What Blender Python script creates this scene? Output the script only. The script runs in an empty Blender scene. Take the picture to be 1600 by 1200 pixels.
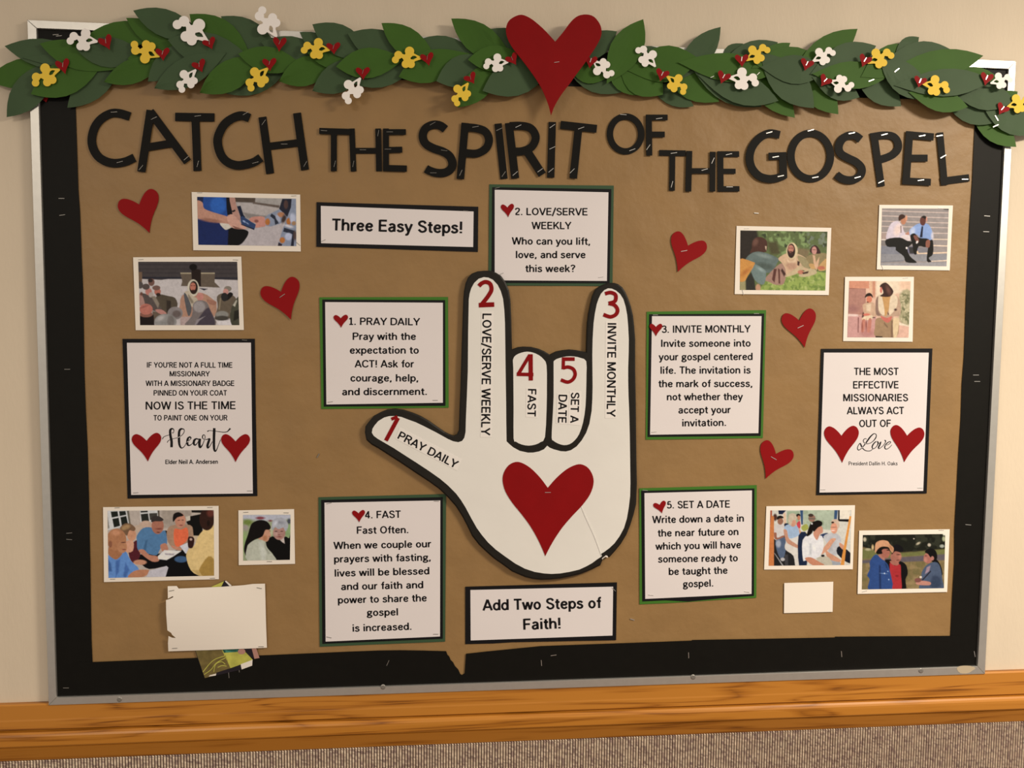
import bpy, math, random
import numpy as np
from mathutils import Vector, Matrix
from mathutils.geometry import tessellate_polygon

random.seed(7)
scene = bpy.context.scene
C = scene.collection

# ------------------------------------------------------------------ camera, light, exposure
F = 1330.814
CAM = Vector((-0.22195, -1.6075, 1.70981))
R = [[0.9951685912948038, 0.00905574927049359, 0.09776230513580218],
     [0.0019084315017694048, -0.9973333026193473, 0.07295643477849689],
     [0.09816227783379311, -0.0724173797616009, -0.9925320600962699]]
ax = [Vector((r[0], -r[2], r[1])) for r in R]          # camera right, down, forward in world axes
cd = bpy.data.cameras.new('camera')
cam = bpy.data.objects.new('camera', cd)
C.objects.link(cam)
m = Matrix.Identity(4)
for i in range(3):
    m[i][0] = ax[0][i]; m[i][1] = -ax[1][i]; m[i][2] = -ax[2][i]; m[i][3] = CAM[i]
cam.matrix_world = m
cd.sensor_fit = 'HORIZONTAL'; cd.sensor_width = 36.0; cd.lens = 36.0 * F / 1600.0
cd.clip_start = 0.05; cd.clip_end = 50
scene.camera = cam
scene.view_settings.view_transform = 'Standard'
scene.view_settings.look = 'None'
scene.view_settings.gamma = 1.0
scene.view_settings.use_curve_mapping = False
scene.view_settings.exposure = 0.0

w = bpy.data.worlds.new('room_ambience'); scene.world = w; w.use_nodes = True
bg = w.node_tree.nodes['Background']
bg.inputs['Color'].default_value = (1.0, 0.88, 0.74, 1); bg.inputs['Strength'].default_value = 0.42

def area(name, loc, target, size, power, col):
    l = bpy.data.lights.new(name, 'AREA'); l.shape = 'RECTANGLE'; l.size = size[0]; l.size_y = size[1]
    l.energy = power; l.color = col
    o = bpy.data.objects.new(name, l); C.objects.link(o); o.location = loc
    o.rotation_euler = (Vector(target) - Vector(loc)).to_track_quat('-Z', 'Y').to_euler()
    return o
area('ceiling_lamp', (1.75, -1.55, 2.72), (1.75, -1.55, 0), (0.6, 0.6), 105, (1.0, 0.87, 0.70))
area('far_fill_light', (-1.5, -2.6, 2.72), (-1.5, -2.6, 0), (0.6, 1.2), 40, (1.0, 0.87, 0.72))  # added fill light for the left side, no lamp seen there

# ------------------------------------------------------------------ picture point -> point on a plane parallel to the wall
def P(u, v, h):
    d = ax[0] * ((u - 800) / F) + ax[1] * ((v - 600) / F) + ax[2]
    t = (-h - CAM.y) / d.y
    return CAM + d * t

def lin(c):
    return c / 12.92 if c <= 0.04045 else ((c + 0.055) / 1.055) ** 2.4
def hexlin(s):
    s = s.lstrip('#')
    return tuple(lin(int(s[i:i + 2], 16) / 255) for i in (0, 2, 4))

# ------------------------------------------------------------------ materials
def mat(name, col, rough=0.7, spec=0.3, metal=0.0, var=0.0, vscale=40, bump=0.0, bscale=200, stretch=(1, 1, 1), bdist=0.001):
    m = bpy.data.materials.new(name); m.use_nodes = True
    nt = m.node_tree; b = nt.nodes['Principled BSDF']
    rgb = hexlin(col) if isinstance(col, str) else col
    b.inputs['Base Color'].default_value = (*rgb, 1)
    b.inputs['Roughness'].default_value = rough
    b.inputs['Specular IOR Level'].default_value = spec
    b.inputs['Metallic'].default_value = metal
    if var or bump:
        tc = nt.nodes.new('ShaderNodeTexCoord'); mp = nt.nodes.new('ShaderNodeMapping')
        mp.inputs['Scale'].default_value = stretch
        g = nt.nodes.new('ShaderNodeNewGeometry')
        nt.links.new(g.outputs['Position'], mp.inputs['Vector'])
    if var:
        n = nt.nodes.new('ShaderNodeTexNoise'); n.inputs['Scale'].default_value = vscale; n.inputs['Detail'].default_value = 4
        nt.links.new(mp.outputs[0], n.inputs['Vector'])
        r = nt.nodes.new('ShaderNodeMapRange')
        r.inputs['From Min'].default_value = 0.3; r.inputs['From Max'].default_value = 0.7
        r.inputs['To Min'].default_value = 1 - var; r.inputs['To Max'].default_value = 1 + var
        nt.links.new(n.outputs['Fac'], r.inputs['Value'])
        x = nt.nodes.new('ShaderNodeVectorMath'); x.operation = 'SCALE'
        x.inputs[0].default_value = rgb
        nt.links.new(r.outputs[0], x.inputs['Scale']); nt.links.new(x.outputs[0], b.inputs['Base Color'])
    if bump:
        n2 = nt.nodes.new('ShaderNodeTexNoise'); n2.inputs['Scale'].default_value = bscale; n2.inputs['Detail'].default_value = 5
        nt.links.new(mp.outputs[0], n2.inputs['Vector'])
        bp = nt.nodes.new('ShaderNodeBump'); bp.inputs['Strength'].default_value = bump; bp.inputs['Distance'].default_value = bdist
        nt.links.new(n2.outputs['Fac'], bp.inputs['Height']); nt.links.new(bp.outputs[0], b.inputs['Normal'])
    return m

M = {}
M['wall'] = mat('wall_vinyl', '#d9cbb6', 0.65, 0.25, var=0.025, vscale=14, bump=0.35, bscale=160, stretch=(1, 1, 0.35), bdist=0.0012)
M['kraft'] = mat('kraft_paper', '#93744a', 0.5, 0.4, var=0.06, vscale=11, bump=0.5, bscale=13, bdist=0.008)
M['black'] = mat('black_paper', '#0f0e0b', 0.55, 0.15, var=0.10, vscale=60)
M['letter'] = mat('letter_paper', '#100f0d', 0.6, 0.14, var=0.10, vscale=60)
M['foam'] = mat('black_foam_board', '#1a1712', 0.42, 0.3, var=0.15, vscale=45)
M['red'] = mat('red_card', '#860b0f', 0.6, 0.12, var=0.04, vscale=30)
M['red_small'] = mat('red_card_small', '#8c0e13', 0.6, 0.12)
M['leaf_bright'] = mat('leaf_green_card', '#3c6020', 0.6, 0.2, var=0.05, vscale=25)
M['leaf_dark'] = mat('leaf_dark_green_card', '#40563a', 0.6, 0.22, var=0.05, vscale=25)
M['yellow'] = mat('yellow_card', '#edca44', 0.6, 0.25)
M['white'] = mat('white_card', '#faf6f4', 0.6, 0.25)
M['sheet'] = mat('printer_paper', '#e3dee1', 0.6, 0.25, var=0.015, vscale=8, bump=0.12, bscale=9, bdist=0.004)
M['photo_paper'] = mat('photo_border_paper', '#f0e9e0', 0.5, 0.3)
M['glove'] = mat('poster_white_paper', '#e4e3e0', 0.5, 0.3, var=0.02, vscale=10, bump=0.25, bscale=10, bdist=0.005)
M['mat_bright'] = mat('green_mat_card', '#3f7426', 0.6, 0.25)
M['mat_dark'] = mat('dark_green_mat_card', '#37523a', 0.6, 0.25)
M['ink'] = mat('black_ink', '#0f0e12', 0.6, 0.2)
M['ink_soft'] = mat('grey_ink', '#2a292c', 0.6, 0.2)
M['aluminium'] = mat('brushed_aluminium', (0.62, 0.61, 0.58), 0.42, 0.5, metal=0.85, var=0.03, vscale=80)
M['steel_dim'] = mat('screw_shaded_staple_steel', (0.30, 0.29, 0.27), 0.4, 0.4, metal=0.6)  # screws, and left-hand staples with their weaker light put into the colour
M['label'] = mat('word_strip_paper', '#ebe8e6', 0.6, 0.25)
M['steel'] = mat('staple_steel', (0.75, 0.74, 0.72), 0.3, 0.5, metal=0.9)
M['chip'] = mat('dried_paint', '#b9ab93', 0.6, 0.2)
M['white_tape'] = mat('white_paper_scrap', '#e8e2dc', 0.6, 0.25)
M['olive'] = mat('olive_print', '#6e6137', 0.45, 0.4, var=0.25, vscale=90)
M['lime'] = mat('lime_print', '#b7b755', 0.45, 0.4, var=0.18, vscale=70)
M['teal'] = mat('teal_print', '#3f8578', 0.45, 0.4)
M['night'] = mat('dark_print', '#1a1420', 0.45, 0.4)
M['skin'] = mat('pink_print', '#b0847a', 0.45, 0.4)

def colour_mat(name, attr, rough, spec):
    m = bpy.data.materials.new(name); m.use_nodes = True
    b = m.node_tree.nodes['Principled BSDF']; a = m.node_tree.nodes.new('ShaderNodeVertexColor'); a.layer_name = attr
    m.node_tree.links.new(a.outputs['Color'], b.inputs['Base Color'])
    b.inputs['Roughness'].default_value = rough; b.inputs['Specular IOR Level'].default_value = spec
    return m
M['print'] = colour_mat('photo_print_ink', 'print', 0.5, 0.14)
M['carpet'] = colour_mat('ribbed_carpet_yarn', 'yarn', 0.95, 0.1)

def wood_mat():
    m = bpy.data.materials.new('varnished_oak'); m.use_nodes = True
    nt = m.node_tree; b = nt.nodes['Principled BSDF']
    g = nt.nodes.new('ShaderNodeNewGeometry')
    mp = nt.nodes.new('ShaderNodeMapping'); mp.inputs['Scale'].default_value = (0.5, 5, 8.0)
    mp.inputs['Rotation'].default_value = (0, math.radians(2.5), 0)
    nt.links.new(g.outputs['Position'], mp.inputs['Vector'])
    n0 = nt.nodes.new('ShaderNodeTexNoise'); n0.inputs['Scale'].default_value = 2.6; n0.inputs['Detail'].default_value = 2
    n0.inputs['Distortion'].default_value = 0.6
    nt.links.new(mp.outputs[0], n0.inputs['Vector'])
    mul = nt.nodes.new('ShaderNodeMath'); mul.operation = 'MULTIPLY'; mul.inputs[1].default_value = 6.5
    nt.links.new(n0.outputs['Fac'], mul.inputs[0])
    fr = nt.nodes.new('ShaderNodeMath'); fr.operation = 'PINGPONG'; fr.inputs[1].default_value = 0.5
    nt.links.new(mul.outputs[0], fr.inputs[0])
    mp2 = nt.nodes.new('ShaderNodeMapping'); mp2.inputs['Scale'].default_value = (3.0, 60, 160.0)
    nt.links.new(g.outputs['Position'], mp2.inputs['Vector'])
    n1 = nt.nodes.new('ShaderNodeTexNoise'); n1.inputs['Scale'].default_value = 3; n1.inputs['Detail'].default_value = 5
    nt.links.new(mp2.outputs[0], n1.inputs['Vector'])
    mixf = nt.nodes.new('ShaderNodeMath'); mixf.operation = 'MULTIPLY_ADD'; mixf.inputs[1].default_value = 0.7; 
    nt.links.new(n1.outputs['Fac'], mixf.inputs[0]); nt.links.new(fr.outputs[0], mixf.inputs[2])
    cr = nt.nodes.new('ShaderNodeValToRGB')
    e = cr.color_ramp.elements
    e[0].position = 0.28; e[0].color = (*hexlin('#7c4910'), 1)
    e[1].position = 0.62; e[1].color = (*hexlin('#ba7b2b'), 1)
    e2 = e.new(0.40); e2.color = (*hexlin('#a4671d'), 1)
    nt.links.new(mixf.outputs[0], cr.inputs['Fac']); nt.links.new(cr.outputs[0], b.inputs['Base Color'])
    b.inputs['Roughness'].default_value = 0.32; b.inputs['Specular IOR Level'].default_value = 0.5
    return m
M['oak'] = wood_mat()
M['floor'] = mat('floor_carpet', '#6f5a52', 0.95, 0.1, var=0.2, vscale=120)

# ------------------------------------------------------------------ object helpers
def base(name):
    return name
def link(o, parent=None, loc=(0, 0, 0)):
    C.objects.link(o)
    if parent is not None:
        o.parent = parent
        p = Vector((0, 0, 0)); q = parent
        while q is not None:
            p += q.location; q = q.parent
        o.location = Vector(loc) - p
    else:
        o.location = loc
    return o
def tag(o, label=None, cat=None, group=None, kind=None):
    if label: o['label'] = label
    if cat: o['category'] = cat
    if group: o['group'] = group
    if kind: o['kind'] = kind
    return o
def empty(name, loc, label=None, cat=None, group=None):
    o = bpy.data.objects.new(name, None); o.empty_display_size = 0.02
    link(o, None, loc); return tag(o, label, cat, group)
def mesh_obj(name, V, Fc, m, parent=None, smooth=False):
    """V world coordinates; origin goes to the middle of the piece, on its back"""
    A = np.array([tuple(v) for v in V], float)
    o0 = Vector(((A[:, 0].min() + A[:, 0].max()) / 2, A[:, 1].max(), (A[:, 2].min() + A[:, 2].max()) / 2))
    me = bpy.data.meshes.new(name)
    me.from_pydata((A - np.array(o0)).tolist(), [], Fc); me.update()
    if smooth:
        me.polygons.foreach_set('use_smooth', [True] * len(me.polygons))
    me.materials.append(m)
    o = bpy.data.objects.new(name, me)
    return link(o, parent, o0)

def area2(l):
    return 0.5 * sum(l[i - 1][0] * l[i][1] - l[i][0] * l[i - 1][1] for i in range(len(l)))
def tess(loops):
    t = tessellate_polygon([[Vector((p[0], p[1], 0)) for p in l] for l in loops])
    pts = [p for l in loops for p in l]; out = []
    for a, b, c in t:
        A, B, D = pts[a], pts[b], pts[c]
        s = (B[0] - A[0]) * (D[1] - A[1]) - (D[0] - A[0]) * (B[1] - A[1])
        if abs(s) < 1e-9: continue
        out.append((a, b, c) if s > 0 else (a, c, b))   # picture y runs down: positive turns face the wall, flipped below
    return out
def sheet(name, loops, h, t, m, parent=None, bevel=None, hf=None, smooth=False):
    """flat cut-out: loops of picture points, back at height h off the wall, thickness t; hf(u,v) adds height"""
    if not isinstance(loops[0][0], (tuple, list)): loops = [loops]
    hf = hf or (lambda u, v: 0.0)
    big = max(range(len(loops)), key=lambda i: abs(area2(loops[i])))
    L2 = []
    for i, l in enumerate(loops):
        s = area2(l) > 0
        want = (i == big) or not inside(loops[big], l[0])
        L2.append(list(l) if s == want else list(l)[::-1])
    loops = L2
    n = sum(len(l) for l in loops)
    rings = []
    if bevel:
        ins = []
        for l in loops:
            k = len(l); q = []
            for i in range(k):
                a, b, c = l[i - 1], l[i], l[(i + 1) % k]
                n1 = (-(b[1] - a[1]), b[0] - a[0]); n2 = (-(c[1] - b[1]), c[0] - b[0])
                l1 = math.hypot(*n1) or 1; l2 = math.hypot(*n2) or 1
                nx, ny = n1[0] / l1 + n2[0] / l2, n1[1] / l1 + n2[1] / l2
                d = math.hypot(nx, ny) or 1
                q.append((b[0] + nx / d * bevel[0], b[1] + ny / d * bevel[0]))
            ins.append(q)
        rings = [(ins, t), (loops, t - bevel[1]), (loops, 0)]
    else:
        rings = [(loops, t), (loops, 0)]
    V = []; Fc = []
    for ls, hh in rings:
        for l0, l in zip(loops, ls):
            for p in l:
                add = hf(p[0], p[1])
                if hh == 0:
                    q = P(p[0], p[1], h + t + add); V.append(Vector((q.x, -(h + add), q.z)))
                else:
                    V.append(P(p[0], p[1], h + hh + add))
    for a, b, c in tess(rings[0][0]): Fc.append((a, c, b))
    off = (len(rings) - 1) * n
    for a, b, c in tess(loops): Fc.append((a + off, b + off, c + off))
    for r in range(len(rings) - 1):
        s = 0
        for l in loops:
            k = len(l)
            for i in range(k):
                j = (i + 1) % k
                Fc.append((r * n + s + i, r * n + s + j, (r + 1) * n + s + j, (r + 1) * n + s + i))
            s += k
    return mesh_obj(name, V, Fc, m, parent)

def inside(l, p):
    x, y = p; r = False
    for i in range(len(l)):
        x1, y1 = l[i - 1]; x2, y2 = l[i]
        if (y1 > y) != (y2 > y) and x < (x2 - x1) * (y - y1) / (y2 - y1) + x1: r = not r
    return r
def smooth_path(pts, n=5, closed=False):
    pts = [tuple(p) for p in pts]; k = len(pts); out = []
    for i in range(k if closed else k - 1):
        if closed: a, b, c, d = pts[i - 1], pts[i], pts[(i + 1) % k], pts[(i + 2) % k]
        else: a, b, c, d = pts[max(i - 1, 0)], pts[i], pts[i + 1], pts[min(i + 2, k - 1)]
        for j in range(n):
            t = j / n
            out.append(tuple(0.5 * (2 * b[q] + (c[q] - a[q]) * t + (2 * a[q] - 5 * b[q] + 4 * c[q] - d[q]) * t * t +
                                    (3 * b[q] - a[q] - 3 * c[q] + d[q]) * t ** 3) for q in (0, 1)))
    if not closed: out.append(pts[-1])
    return out
def pairs(f):
    return [(f[i], f[i + 1]) for i in range(0, len(f), 2)]
def stroke(path, w, sm=True, w2=None):
    p = smooth_path(path, 5) if sm and len(path) > 2 else list(path)
    Lf = []; Rt = []
    for i, b in enumerate(p):
        a = p[max(i - 1, 0)]; c = p[min(i + 1, len(p) - 1)]
        dx, dy = c[0] - a[0], c[1] - a[1]; d = math.hypot(dx, dy) or 1
        ww = 0 if isinstance(w, (list, tuple)) else (w if w2 is None else (w + (w2 - w) * i / (len(p) - 1))) / 2
        if isinstance(w, (list, tuple)):
            f = i / (len(p) - 1) * (len(w) - 1); k = min(int(f), len(w) - 2); ww = (w[k] + (w[k + 1] - w[k]) * (f - k)) / 2
        Lf.append((b[0] - dy / d * ww, b[1] + dx / d * ww)); Rt.append((b[0] + dy / d * ww, b[1] - dx / d * ww))
    return Lf + Rt[::-1]

# signed distance painting and outline tracing -----------------------------------
def poly_sd(pts, X, Y):
    D = np.full(X.shape, 1e9); ins = np.zeros(X.shape, bool)
    n = len(pts)
    for i in range(n):
        x1, y1 = pts[i - 1]; x2, y2 = pts[i]
        dx, dy = x2 - x1, y2 - y1; L = dx * dx + dy * dy or 1e-9
        t = np.clip(((X - x1) * dx + (Y - y1) * dy) / L, 0, 1)
        D = np.minimum(D, (X - x1 - t * dx) ** 2 + (Y - y1 - t * dy) ** 2)
        if (y1 > y2) or (y2 > y1):
            ins ^= ((y1 > Y) != (y2 > Y)) & (X < dx * (Y - y1) / dy + x1)
    D = np.sqrt(D)
    return np.where(ins, -D, D)
def simplify(l, tol):
    if len(l) < 4: return l
    def dp(a, b):
        if b <= a + 1: return []
        x1, y1 = l[a]; x2, y2 = l[b % len(l)]; dx, dy = x2 - x1, y2 - y1; L = math.hypot(dx, dy) or 1e-9
        best, bi = 0, -1
        for i in range(a + 1, b):
            x, y = l[i]
            d = abs((x - x1) * dy - (y - y1) * dx) / L if L > 1e-6 else math.hypot(x - x1, y - y1)
            if d > best: best, bi = d, i
        if best <= tol: return []
        return dp(a, bi) + [bi] + dp(bi, b)
    h = len(l) // 2
    idx = [0] + dp(0, h) + [h] + dp(h, len(l))
    return [l[i] for i in idx]
def trace(fn, box, step=0.5, tol=0.12):
    x0, y0, x1, y1 = box
    xs = np.arange(x0, x1 + step, step); ys = np.arange(y0, y1 + step, step)
    X, Y = np.meshgrid(xs, ys); D = fn(X, Y); D = np.where(np.abs(D) < 1e-6, 1e-6, D)
    S = D < 0; nxt = {}
    cells = np.argwhere((S[:-1, :-1] != S[1:, 1:]) | (S[:-1, 1:] != S[1:, :-1]) | (S[:-1, :-1] != S[:-1, 1:]))
    def pt(e):
        (j, i), d = e
        if d == 0: t = D[j, i] / (D[j, i] - D[j, i + 1]); return (xs[i] + t * step, ys[j])
        t = D[j, i] / (D[j, i] - D[j + 1, i]); return (xs[i], ys[j] + t * step)
    for j, i in cells:
        j = int(j); i = int(i)
        c = [S[j, i], S[j, i + 1], S[j + 1, i + 1], S[j + 1, i]]
        e = [((j, i), 0), ((j, i + 1), 1), ((j + 1, i), 0), ((j, i), 1)]
        outs = []
        for k in range(4):
            if c[k] and not c[(k + 1) % 4]: outs.append(('o', e[k]))
            elif not c[k] and c[(k + 1) % 4]: outs.append(('i', e[k]))
        for k, (s, ed) in enumerate(outs):
            if s == 'o':
                s2, ed2 = outs[(k - 1) % len(outs)]
                nxt[ed] = ed2
    loops = []; seen = set()
    for st in list(nxt):
        if st in seen: continue
        l = []; q = st
        while q not in seen and q in nxt:
            seen.add(q); l.append(pt(q)); q = nxt[q]
        if len(l) > 5: loops.append(simplify(l, tol))
    return [l for l in loops if abs(area2(l)) > 1.0]
def union(polys, holes=(), pad=2, step=0.5, tol=0.12):
    def fn(X, Y):
        D = None
        for p in polys:
            d = poly_sd(p, X, Y); D = d if D is None else np.minimum(D, d)
        for p in holes: D = np.maximum(D, -poly_sd(p, X, Y))
        return D
    A = np.array([q for p in polys for q in p])
    return trace(fn, (A[:, 0].min() - pad, A[:, 1].min() - pad, A[:, 0].max() + pad, A[:, 1].max() + pad), step, tol)
def disc(x, y, r, n=20, ry=None):
    return [(x + r * math.cos(2 * math.pi * i / n), y + (ry or r) * math.sin(2 * math.pi * i / n)) for i in range(n)]

# staples ---------------------------------------------------------------------------
def staple(u, v, h, ang, parent, ln=10, w=1.2, name='staple'):
    a = math.radians(ang); dx, dy = math.cos(a) * ln / 2, math.sin(a) * ln / 2
    nx, ny = -math.sin(a) * w / 2, math.cos(a) * w / 2
    q = [(u - dx - nx, v - dy - ny), (u + dx - nx, v + dy - ny), (u + dx + nx, v + dy + ny), (u - dx + nx, v - dy + ny)]
    return sheet(name, [q], h - 0.0004, 0.0011, M['steel' if u > 800 else 'steel_dim'], parent)  # left half takes the darker steel: dimmer light there is painted in

# hearts ------------------------------------------------------------------------------
HT = [(0, .28), (.09, .165), (.2, .06), (.30, .005), (.37, 0), (.44, .04), (.49, .125), (.5, .22), (.465, .34), (.385, .465), (.28, .59), (.18, .72), (.095, .86), (.035, .98), (0, 1.06)]
HS = smooth_path(HT, 3)
def heart_loop(nt, tp, w, skew=0.0):
    """notch point, tip point, width in picture pixels"""
    L = math.hypot(tp[0] - nt[0], tp[1] - nt[1]); dx, dy = (tp[0] - nt[0]) / L, (tp[1] - nt[1]) / L
    s = L / 0.78
    half = [(x, y) for x, y in HS]
    full = half + [(-x, y) for x, y in half[::-1]][1:-1]
    out = []
    for x, y in full:
        yy = (y - .28) * s; xx = x * w
        yy2 = yy - skew * xx
        out.append((nt[0] + dx * yy2 + dy * xx, nt[1] + dy * yy2 - dx * xx))
    return out

# text: a plain sans drawn from pen strokes (cap height 1, y up) --------------------------
GL = {
'A': (.74, 'l.05,0,.37,1 l.69,0,.37,1 l.15,.30,.59,.30'), 'B': (.70, 'l.11,0,.11,1 s.11,.94,.38,.94,.55,.87,.56,.66,.42,.55,.11,.545 s.40,.545,.60,.48,.62,.22,.44,.065,.11,.065'),
'C': (.74, 's.68,.74,.56,.91,.38,.94,.20,.85,.105,.64,.105,.36,.20,.14,.38,.06,.56,.09,.69,.27'), 'D': (.76, 'l.11,0,.11,1 s.11,.935,.38,.935,.59,.83,.67,.62,.67,.38,.59,.17,.38,.065,.11,.065'),
'E': (.65, 'l.11,0,.11,1 l.11,.935,.60,.935 l.11,.52,.56,.52 l.11,.065,.61,.065'), 'F': (.61, 'l.11,0,.11,1 l.11,.935,.58,.935 l.11,.50,.53,.50'),
'G': (.78, 's.68,.76,.56,.91,.38,.94,.20,.85,.105,.64,.105,.36,.20,.14,.38,.06,.56,.09,.69,.22 l.69,.06,.69,.48 l.42,.46,.75,.46'), 'H': (.77, 'l.11,0,.11,1 l.66,0,.66,1 l.11,.52,.66,.52'),
'I': (.28, 'l.14,0,.14,1'), 'K': (.72, 'l.11,0,.11,1 l.12,.34,.62,1 l.30,.56,.67,0'), 'L': (.58, 'l.11,0,.11,1 l.11,.065,.56,.065'), 'M': (.90, 'l.11,0,.11,1 l.79,0,.79,1 l.13,1,.45,.04 l.77,1,.45,.04'),
'N': (.78, 'l.11,0,.11,1 l.67,0,.67,1 l.13,1,.65,0'), 'O': (.82, 'e.41,.5,.305,.44'), 'P': (.67, 'l.11,0,.11,1 s.11,.935,.40,.935,.56,.85,.56,.58,.40,.47,.11,.465'), 'R': (.72, 'l.11,0,.11,1 s.11,.935,.40,.935,.57,.85,.57,.62,.42,.51,.11,.505 l.38,.50,.64,0'),
'S': (.67, 's.57,.76,.47,.91,.32,.94,.16,.87,.12,.71,.22,.58,.45,.47,.57,.34,.56,.16,.42,.06,.25,.065,.09,.25'), 'T': (.64, 'l.02,.935,.62,.935 l.32,0,.32,.935'), 'U': (.76, 's.11,1,.11,.66,.11,.32,.19,.12,.38,.06,.57,.12,.65,.32,.65,.66,.65,1'),
'V': (.72, 'l.05,1,.36,0 l.67,1,.36,0'), 'W': (1.02, 'l.05,1,.27,0 l.27,0,.51,1 l.51,1,.75,0 l.75,0,.97,1'), 'Y': (.70, 'l.04,1,.35,.42 l.66,1,.35,.42 l.35,0,.35,.46'),
'a': (.58, 's.11,.53,.20,.63,.32,.645,.43,.57,.45,.40,.45,.20,.45,0 s.45,.40,.28,.37,.13,.30,.095,.18,.17,.06,.29,.055,.41,.14,.45,.26'), 'b': (.60, 'l.10,0,.10,1 e.315,.35,.205,.295'),
'c': (.54, 's.48,.49,.39,.62,.28,.645,.15,.56,.10,.35,.15,.14,.28,.055,.39,.08,.49,.22'), 'd': (.60, 'l.50,0,.50,1 e.285,.35,.205,.295'), 'e': (.58, 'l.11,.37,.49,.37 s.49,.37,.45,.57,.30,.645,.16,.56,.10,.35,.16,.13,.30,.055,.42,.09,.49,.20'),
'f': (.36, 's.37,.95,.27,.94,.21,.85,.21,.70 l.21,.75,.21,0 l.03,.64,.36,.64'), 'g': (.60, 'e.28,.46,.175,.185 s.17,.30,.12,.20,.22,.12,.42,.09,.52,-.01,.45,-.15,.26,-.21,.10,-.16,.08,-.04,.20,.10 l.40,.60,.57,.65'),
'h': (.60, 'l.10,0,.10,1 s.10,.42,.19,.60,.33,.64,.45,.58,.49,.42,.49,.20,.49,0'), 'i': (.24, 'l.12,0,.12,.70 l.12,.85,.12,1'), 'k': (.56, 'l.10,0,.10,1 l.11,.24,.47,.70 l.24,.42,.51,0'), 'l': (.24, 'l.12,0,.12,1'),
'm': (.90, 'l.10,0,.10,.70 s.10,.45,.18,.60,.29,.64,.40,.58,.445,.42,.445,.20,.445,0 s.445,.45,.52,.60,.64,.64,.75,.58,.79,.42,.79,.20,.79,0'), 'n': (.60, 'l.10,0,.10,.70 s.10,.42,.19,.60,.33,.64,.45,.58,.49,.42,.49,.20,.49,0'),
'o': (.60, 'e.30,.35,.205,.295'), 'p': (.60, 'l.10,-.28,.10,.70 e.315,.35,.205,.295'), 'r': (.38, 'l.10,0,.10,.70 s.10,.40,.17,.58,.27,.645,.37,.63'), 's': (.53, 's.44,.52,.37,.62,.26,.65,.14,.60,.12,.48,.24,.39,.37,.33,.44,.21,.38,.09,.26,.05,.14,.07,.06,.19'),
't': (.37, 's.18,.90,.18,.55,.18,.22,.21,.09,.28,.055,.36,.07 l.02,.64,.36,.64'), 'u': (.60, 's.10,.70,.10,.45,.10,.25,.15,.10,.27,.055,.41,.12,.49,.28 l.49,0,.49,.70'), 'v': (.54, 'l.04,.70,.27,0 l.50,.70,.27,0'),
'w': (.80, 'l.04,.70,.22,0 l.22,0,.40,.70 l.40,.70,.58,0 l.58,0,.76,.70'), 'x': (.54, 'l.05,.70,.49,0 l.05,0,.49,.70'), 'y': (.54, 'l.04,.70,.28,0 l.50,.70,.22,-.15 s.25,-.08,.18,-.22,.05,-.22'),
'1': (.56, 'l.31,0,.31,1 l.31,.97,.11,.78 l.11,.06,.52,.06'), '2': (.60, 's.09,.72,.14,.88,.30,.94,.47,.86,.49,.68,.38,.46,.20,.26,.11,.10 l.08,.065,.53,.065'), '3': (.60, 's.09,.80,.17,.91,.30,.94,.46,.86,.47,.68,.37,.56,.22,.54 s.22,.54,.42,.50,.52,.34,.48,.14,.30,.06,.15,.09,.07,.24'),
'4': (.62, 'l.42,0,.42,1 l.42,.96,.07,.28 l.05,.26,.58,.26'), '5': (.60, 'l.15,.935,.49,.935 l.16,.95,.12,.50 s.12,.50,.28,.60,.45,.54,.52,.34,.46,.14,.28,.06,.14,.09,.07,.22'),
'.': (.27, 'l.13,0,.13,.15'), ',': (.27, 'l.13,.15,.13,0 l.13,.02,.07,-.14'), '!': (.28, 'l.14,.28,.14,1 l.14,0,.14,.15'), '?': (.56, 's.09,.78,.16,.90,.29,.94,.44,.86,.45,.69,.32,.54,.27,.42,.27,.28 l.27,0,.27,.15'),
'/': (.40, 'l.02,-.12,.38,1.05'), "'": (.22, 'l.11,.68,.11,1'), ' ': (.29, '')}
GL = {k: (v[0], [(q[0], pairs([float(n) for n in q[1:].split(',')])) for q in v[1].split()]) for k, v in GL.items()}
def text_quads(s, wt):
    x = 0; Q = []
    for ch in s:
        adv, st = GL[ch]
        for kind, p in st:
            if kind == 'e':
                cx, cy, rx, ry = p[0][0], p[0][1], p[1][0], p[1][1]; n = 18
                for i in range(n):
                    a, b = 2 * math.pi * i / n, 2 * math.pi * (i + 1) / n
                    Q.append([(x + cx + (rx + o) * math.cos(t), cy + (ry + o) * math.sin(t)) for t, o in ((a, wt / 2), (b, wt / 2), (b, -wt / 2), (a, -wt / 2))])
                continue
            pp = smooth_path(p, 3) if kind == 's' else p
            pl = stroke([(x + a, b) for a, b in pp], wt, False); n = len(pl) // 2
            for i in range(n - 1): Q.append([pl[i], pl[i + 1], pl[-i - 2], pl[-i - 1]])
        x += adv + .035
    return Q
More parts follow.
